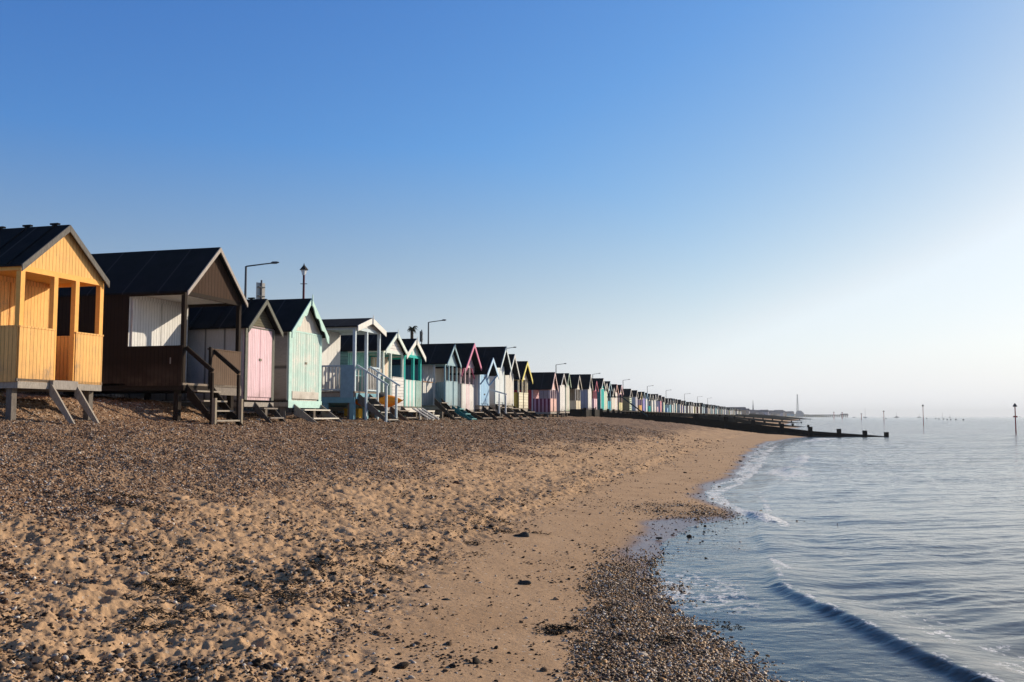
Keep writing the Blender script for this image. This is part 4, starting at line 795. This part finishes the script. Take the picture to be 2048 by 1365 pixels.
# ------------------------------------------------------------------ things under and between the huts
def local(px, py, Z): return at(px, py, Z)
p = at(757, 812, 31.6); L = 2.6; n = 18; ring = 12; V = []; Fc = []
for i in range(n+1):
    f = i/n; x = (f-1)*L; r = max(0.001, math.sin(math.pi*min(f*.62+.02, 1)))**.55*(1-min(1, max(0, f-.62)/.38)**2.2)+.02; r = max(r, .015)
    for k in range(ring):
        a = 2*math.pi*k/ring; V.append((x, math.cos(a)*.32*r, math.sin(a)*(.20 if math.sin(a) > 0 else .26)*r+(.10*max(0, f-.7)/.3)))
for i in range(n):
    for k in range(ring): Fc.append((i*ring+k, i*ring+(k+1) % ring, (i+1)*ring+(k+1) % ring, (i+1)*ring+k))
b = MB(); b.v = V; b.f = Fc; b.mi = [0]*len(Fc)
e = empty('kayak', (p.x+.80, p.y+.05, 2.12), math.radians(-12)); e.rotation_euler = (math.radians(18), math.radians(6), math.radians(-24)); tag(e, 'orange kayak with its bow poking out beneath the raised veranda', 'kayak')
b.build('hull', plain((.86, .28, .02), .35, 0, .08), e, True); MB().tube([(-.9, 0, .19), (-.9, 0, .235)], [.24, .22], 14).build('hatch', plain((.05, .05, .05), .5), e, True); MB().bar((-.05, 0, .08), (.03, 0, .14), .03, .02).build('toggle', plain((.03, .03, .03)), e)
p = at(712, 818, 31); e = empty('storage_box', (p.x, p.y+.5, gz(p.x, p.y+.5)-.02), math.pi/2-PHI); tag(e, 'yellow storage box on the shingle beneath the raised veranda', 'box')
b = MB().box(0, .40, 0, .5, 0, .30); [b.box(-.012, 0, .05+i*.11, .09+i*.11, .02, .28) for i in range(4)]; b.build('body', plain((.72, .42, .02), .4), e); MB().box(-.02, .42, -.02, .52, .302, .34).build('lid', plain((.80, .50, .03), .4), e)
def stool(px, py, Z, wx, hz, label, col):
    p = at(px, py, Z); e = empty('bench', (p.x, p.y, gz(p.x, p.y)-.03), math.pi/2-PHI); tag(e, label, 'bench')
    MB().box(0, wx, -.18, .18, hz, hz+.05).build('seat', col, e)
    for x in (.05, wx-.05):
        for y in (-.13, .13): MB().box(x-.03, x+.03, y-.03, y+.03, 0, hz-.001).build('leg', col, e)
stool(846, 832, 35.2, .75, .32, 'low white bench in front of the blue grey gabled hut', plain(C['offwhite'])); stool(857, 834, 35.6, .7, .16, 'lowest small white bench beside the shingle steps', plain((.6, .58, .5)))
e = empty('board_ramp', at(826, 822, 34.3)); tag(e, 'grey boards leaning from the teal striped hut to the shingle', 'ramp'); e.location.z = 0
b = MB(); [b.bar((0+i*.14, i*.2, 1.98), (.62+i*.14, i*.2-.2, 1.60), .17, .03) for i in range(3)]; b.build('board', wood((.33, .33, .34)), e)
# ------------------------------------------------------------------ sea marks, buoys, boats
red = plain((.42, .05, .05), .6); grn = plain((.06, .06, .07), .6)
def mark(px, yt, yb, label, box=False):
    Z = EYE*F/(yb-833); p = at(px, yb, Z); zt = zat(yt, Z); e = empty('sea_mark', (p.x, p.y, 0)); tag(e, label, 'sea mark', 'sea marks with cone tops standing in the water'); s = max(1, Z/190)
    MB().tube([(0, 0, -1.2), (0, 0, zt-.1)], [.07*s, .05*s], 8).build('post', red, e, True); MB().tube([(0, 0, zt-.34), (0, 0, zt-.33), (0, 0, zt)], [.03, .23*s, .01], 10).build('topmark', grn, e)
    MB().tube([(0, 0, zt-.39), (0, 0, zt-.345)], [.2*s, .2*s], 10).build('collar', grn, e)
    if box: MB().box(-.15, .15, -.15, .15, EYE-.12, EYE+.03).build('plate', red, e)
mark(2032, 806.5, 866, 'nearest red sea mark at the right edge with a dark cone top', True); mark(1847, 809, 851, 'second red sea mark, left of the nearest one'); mark(1768, 821.5, 842.5, 'third and shorter sea mark between the boats'); mark(1723, 827, 839.5, 'small distant sea mark beside the sailboat')
mark(1684.5, 824.5, 838, 'tiny sea mark above the right end of the pier'); mark(1668, 824, 837.8, 'tiny sea mark above the middle of the pier')
for i, (px, py, s, g) in enumerate(((1772, 838, 1, 0), (1853.5, 838, 1, 0), (1871.5, 838.3, 1, 0), (1878, 839, 1.1, 0), (1887, 839.3, 1.1, 0), (1894.5, 840, 1.1, 0), (1901.5, 840, 1.1, 0), (1912, 840.2, 1.3, 0), (1926.5, 840.7, 1.3, 0), (2039.5, 834.8, .8, 0))):
    Z = EYE*F/(py-833); p = at(px, py, Z); R_ = .30*s*Z/480; b = MB().tube([(0, 0, -R_*.4), (0, 0, 0), (0, 0, R_*.8), (0, 0, R_*1.3), (0, 0, R_*1.6)], [R_*.7, R_, R_*.9, R_*.4, R_*.1], 10)
    o = b.build('buoy', grn, None, True); o.location = (p.x, p.y, 0); tag(o, ('small dark buoy floating in the line right of the second sea mark' if 0 < i < 9 else 'lone small buoy beside the third sea mark' if i == 0 else 'tiny buoy by the nearest red sea mark'), 'buoy', 'small dark buoys in a line' if 0 < i < 9 else None)
def boat(px, py, Z, L, label, mast=0, kind='fish', rz=0.0):
    p = at(px, py, Z); e = empty('boat' if kind == 'fish' else 'sailing_boat', (p.x, p.y, 0), rz); tag(e, label, 'boat', None); hl = plain((.10, .11, .14), .5) if kind != 'sail' else plain((.55, .55, .55), .5)
    b = MB(); hw = L*.16; k = [(-.5, .8, .9), (-.2, 1, .85), (.2, .95, .95), (.42, .5, 1.15), (.5, .06, 1.3)]; hh = L*.13; st_ = []
    for f, wv, hv in k: st_.append([(f*L, -hw*wv, hh*hv), (f*L, -hw*wv*.6, -.3), (f*L, hw*wv*.6, -.3), (f*L, hw*wv, hh*hv)])
    for a, c2 in zip(st_, st_[1:]): b.poly(a, c2)
    b.build('hull', hl, e); cb = MB().box(-.10*L, .14*L, -hw*.6, hw*.6, hh*.9, hh*(2.3 if kind == 'fish' else 1.5)); cb.box(-.13*L, .17*L, -hw*.7, hw*.7, hh*(2.31 if kind == 'fish' else 1.51), hh*(2.5 if kind == 'fish' else 1.65)); cb.build('cabin', plain((.35, .36, .38), .5), e)
    if mast: MB().tube([(0, 0, hh), (0, 0, mast)], [.09*Z/900, .06*Z/900], 6).build('mast', pole_m, e)
    if kind == 'sail': MB().bar((0, 0, hh*2.2), (-.42*L, 0, hh*2.2), .14, .14).build('boom', pole_m, e)
boat(1730.5, 836, 1000, 4.6, 'sailing boat with bare mast beside the small sea mark', at(1730, 816, 1000).z, 'sail', .3); boat(1708, 835, 1200, 3.4, 'small dark motor boat just right of the pier'); boat(1793, 835, 1150, 6.0, 'dark moored fishing boat right of the third sea mark', 6.0, 'fish', .2); boat(1838.5, 835, 1150, 4.6, 'fishing boat just left of the second sea mark', 4.6, 'fish', 2.6)
boat(1885, 835, 1300, 3.2, 'short distant boat with a small mast above the buoys', 6.5, 'fish', 1.2); boat(1900, 835, 1300, 3.4, 'rightmost distant boat above the buoys', 4, 'fish', .4)
# ------------------------------------------------------------------ far coast
Zp = 1900; e = empty('pier', (*gp(1640, 833, Zp), 0)); tag(e, 'long low pier running out from the far headland', 'pier'); xa, xb = at(1600, 830, Zp).x-e.location.x, at(1696, 830, Zp).x-e.location.x
dkm = plain((.10, .11, .12), .7); MB().box(xa, xb, -3, 3, 3.2, 5.0).build('deck', dkm, e); MB().box(xb-14, xb-1, -2.9, 2.9, 5.01, 6.8).build('shelter', dkm, e)
for i in range(26): x = xa+(xb-xa)*(i+.5)/26; MB().box(x-.45, x+.45, -2, 2, -3, 3.19).build('pile', dkm, e)
Zm = 1950; p = at(1595.5, 833, Zm); e = empty('radio_mast', (p.x, p.y, 0)); tag(e, 'tall thin lattice mast on the far headland', 'mast'); h = zat(789, Zm)
b = MB(); n = 12
for i in range(n):
    z0, z1 = h*i/n, h*(i+1)/n; w0, w1 = 2.2*(1-i/n*.75), 2.2*(1-(i+1)/n*.75)
    for sx, sy in ((-1, -1), (1, -1), (1, 1), (-1, 1)): b.bar((sx*w0, sy*w0, z0), (sx*w1, sy*w1, z1), .32); b.bar((sx*w0, sy*w0, z0), (-sx*w1, sy*w1, z1), .22)
b.build('lattice', plain((.16, .18, .20)), e)
p = at(1599.5, 833, 1900); o = MB(); o.box(-6.5, 6.5, -5, 5, 0, 7.2); o.poly([(-6.5, -5, 7.21), (6.5, -5, 7.21), (6.5, 5, 7.21), (-6.5, 5, 7.21)], [(-4.5, -3, 10.8), (3, -3, 10.8), (3, 3, 10.8), (-4.5, 3, 10.8)])
e = empty('building', (p.x, p.y, 1)); tag(e, 'blocky building at the foot of the tall lattice mast', 'building'); o.build('wall', plain((.22, .24, .27)), e); MB().box(-4.2, 2.7, -2.7, 2.7, 10.81, 11.6).build('roof', plain((.1, .1, .12)), e)
Zm = 900; p = at(1506.5, 833, Zm); e = empty('church_spire', (p.x, p.y, 0)); tag(e, 'slender pointed tower above the low seafront buildings', 'tower'); MB().tube([(0, 0, 0), (0, 0, 7), (0, 0, 9.5), (0, 0, 16.8)], [.9, .8, .55, .12], 6).build('shaft', plain((.20, .21, .23)), e)
# headland
me_ = MB(); prof = [(1380, 826, 1500), (1440, 825, 1600), (1500, 825.5, 1750), (1540, 826.5, 1900), (1580, 828, 2000), (1612, 829, 2050), (1640, 831.5, 2080), (1655, 833.2, 2090)]
tp = [at(x, y, Z) for x, y, Z in prof]
for a, b_ in zip(tp, tp[1:]):
    me_.poly([(a.x, a.y-60, -1), (a.x, a.y, a.z), (a.x, a.y+200, a.z*.8), (a.x, a.y+260, -1)], [(b_.x, b_.y-60, -1), (b_.x, b_.y, b_.z), (b_.x, b_.y+200, b_.z*.8), (b_.x, b_.y+260, -1)])
tag(me_.build('headland', plain((.12, .13, .09), .9)), kind='structure')
random.seed(9); cols = ['white', 'offwhite', 'grey', 'stone', 'cream', 'lilacgrey', 'sand', 'bluegrey']
for i in range(34):
    f = max(.001, (i+random.uniform(-.3, .3))/34); px = 1464+f*122; Z = 480+900*f**1.4; p = at(px, 833, Z); wd_ = random.uniform(6, 13)*(.5+Z/1400); hz = (random.uniform(3.5, 7.5) if i not in (6, 7) else 6.5)*(.38+Z/1500)*.85; dp = wd_*.8; c_m = random.choice(cols) if i not in (6, 7) else 'lilacgrey'
    e = empty('seafront_building', (p.x, p.y, 2.0), random.uniform(-.3, .3)); tag(e, 'low hazy building on the far seafront before the headland', 'building', 'low hazy buildings on the far seafront')
    MB().box(-wd_/2, wd_/2, 0, dp, 0, hz*.62).build('wall', plain(C[c_m]), e); MB().poly([(-wd_/2-.2, -.2, hz*.621), (wd_/2+.2, -.2, hz*.621), (wd_/2+.2, dp+.2, hz*.621), (-wd_/2-.2, dp+.2, hz*.621)], [(-wd_/2, dp*.5-.05, hz), (wd_/2, dp*.5-.05, hz), (wd_/2, dp*.5+.05, hz), (-wd_/2, dp*.5+.05, hz)]).build('roof', plain((.10, .10, .12)), e)
# ------------------------------------------------------------------ sea haze
m, nt = new_mat('sea_haze'); o = N(nt, 'OutputMaterial'); v = N(nt, 'VolumePrincipled', {'Color': (.86, .93, 1, 1), 'Density': .00017, 'Anisotropy': .2}); nt.links.new(v.outputs[0], o.inputs['Volume'])
hz = MB().box(-16500, 16500, -400, 9900, -8, 62).build('haze', m); tag(hz, kind='stuff'); hz['label'] = 'thin pale sea haze over the water and the far coast'
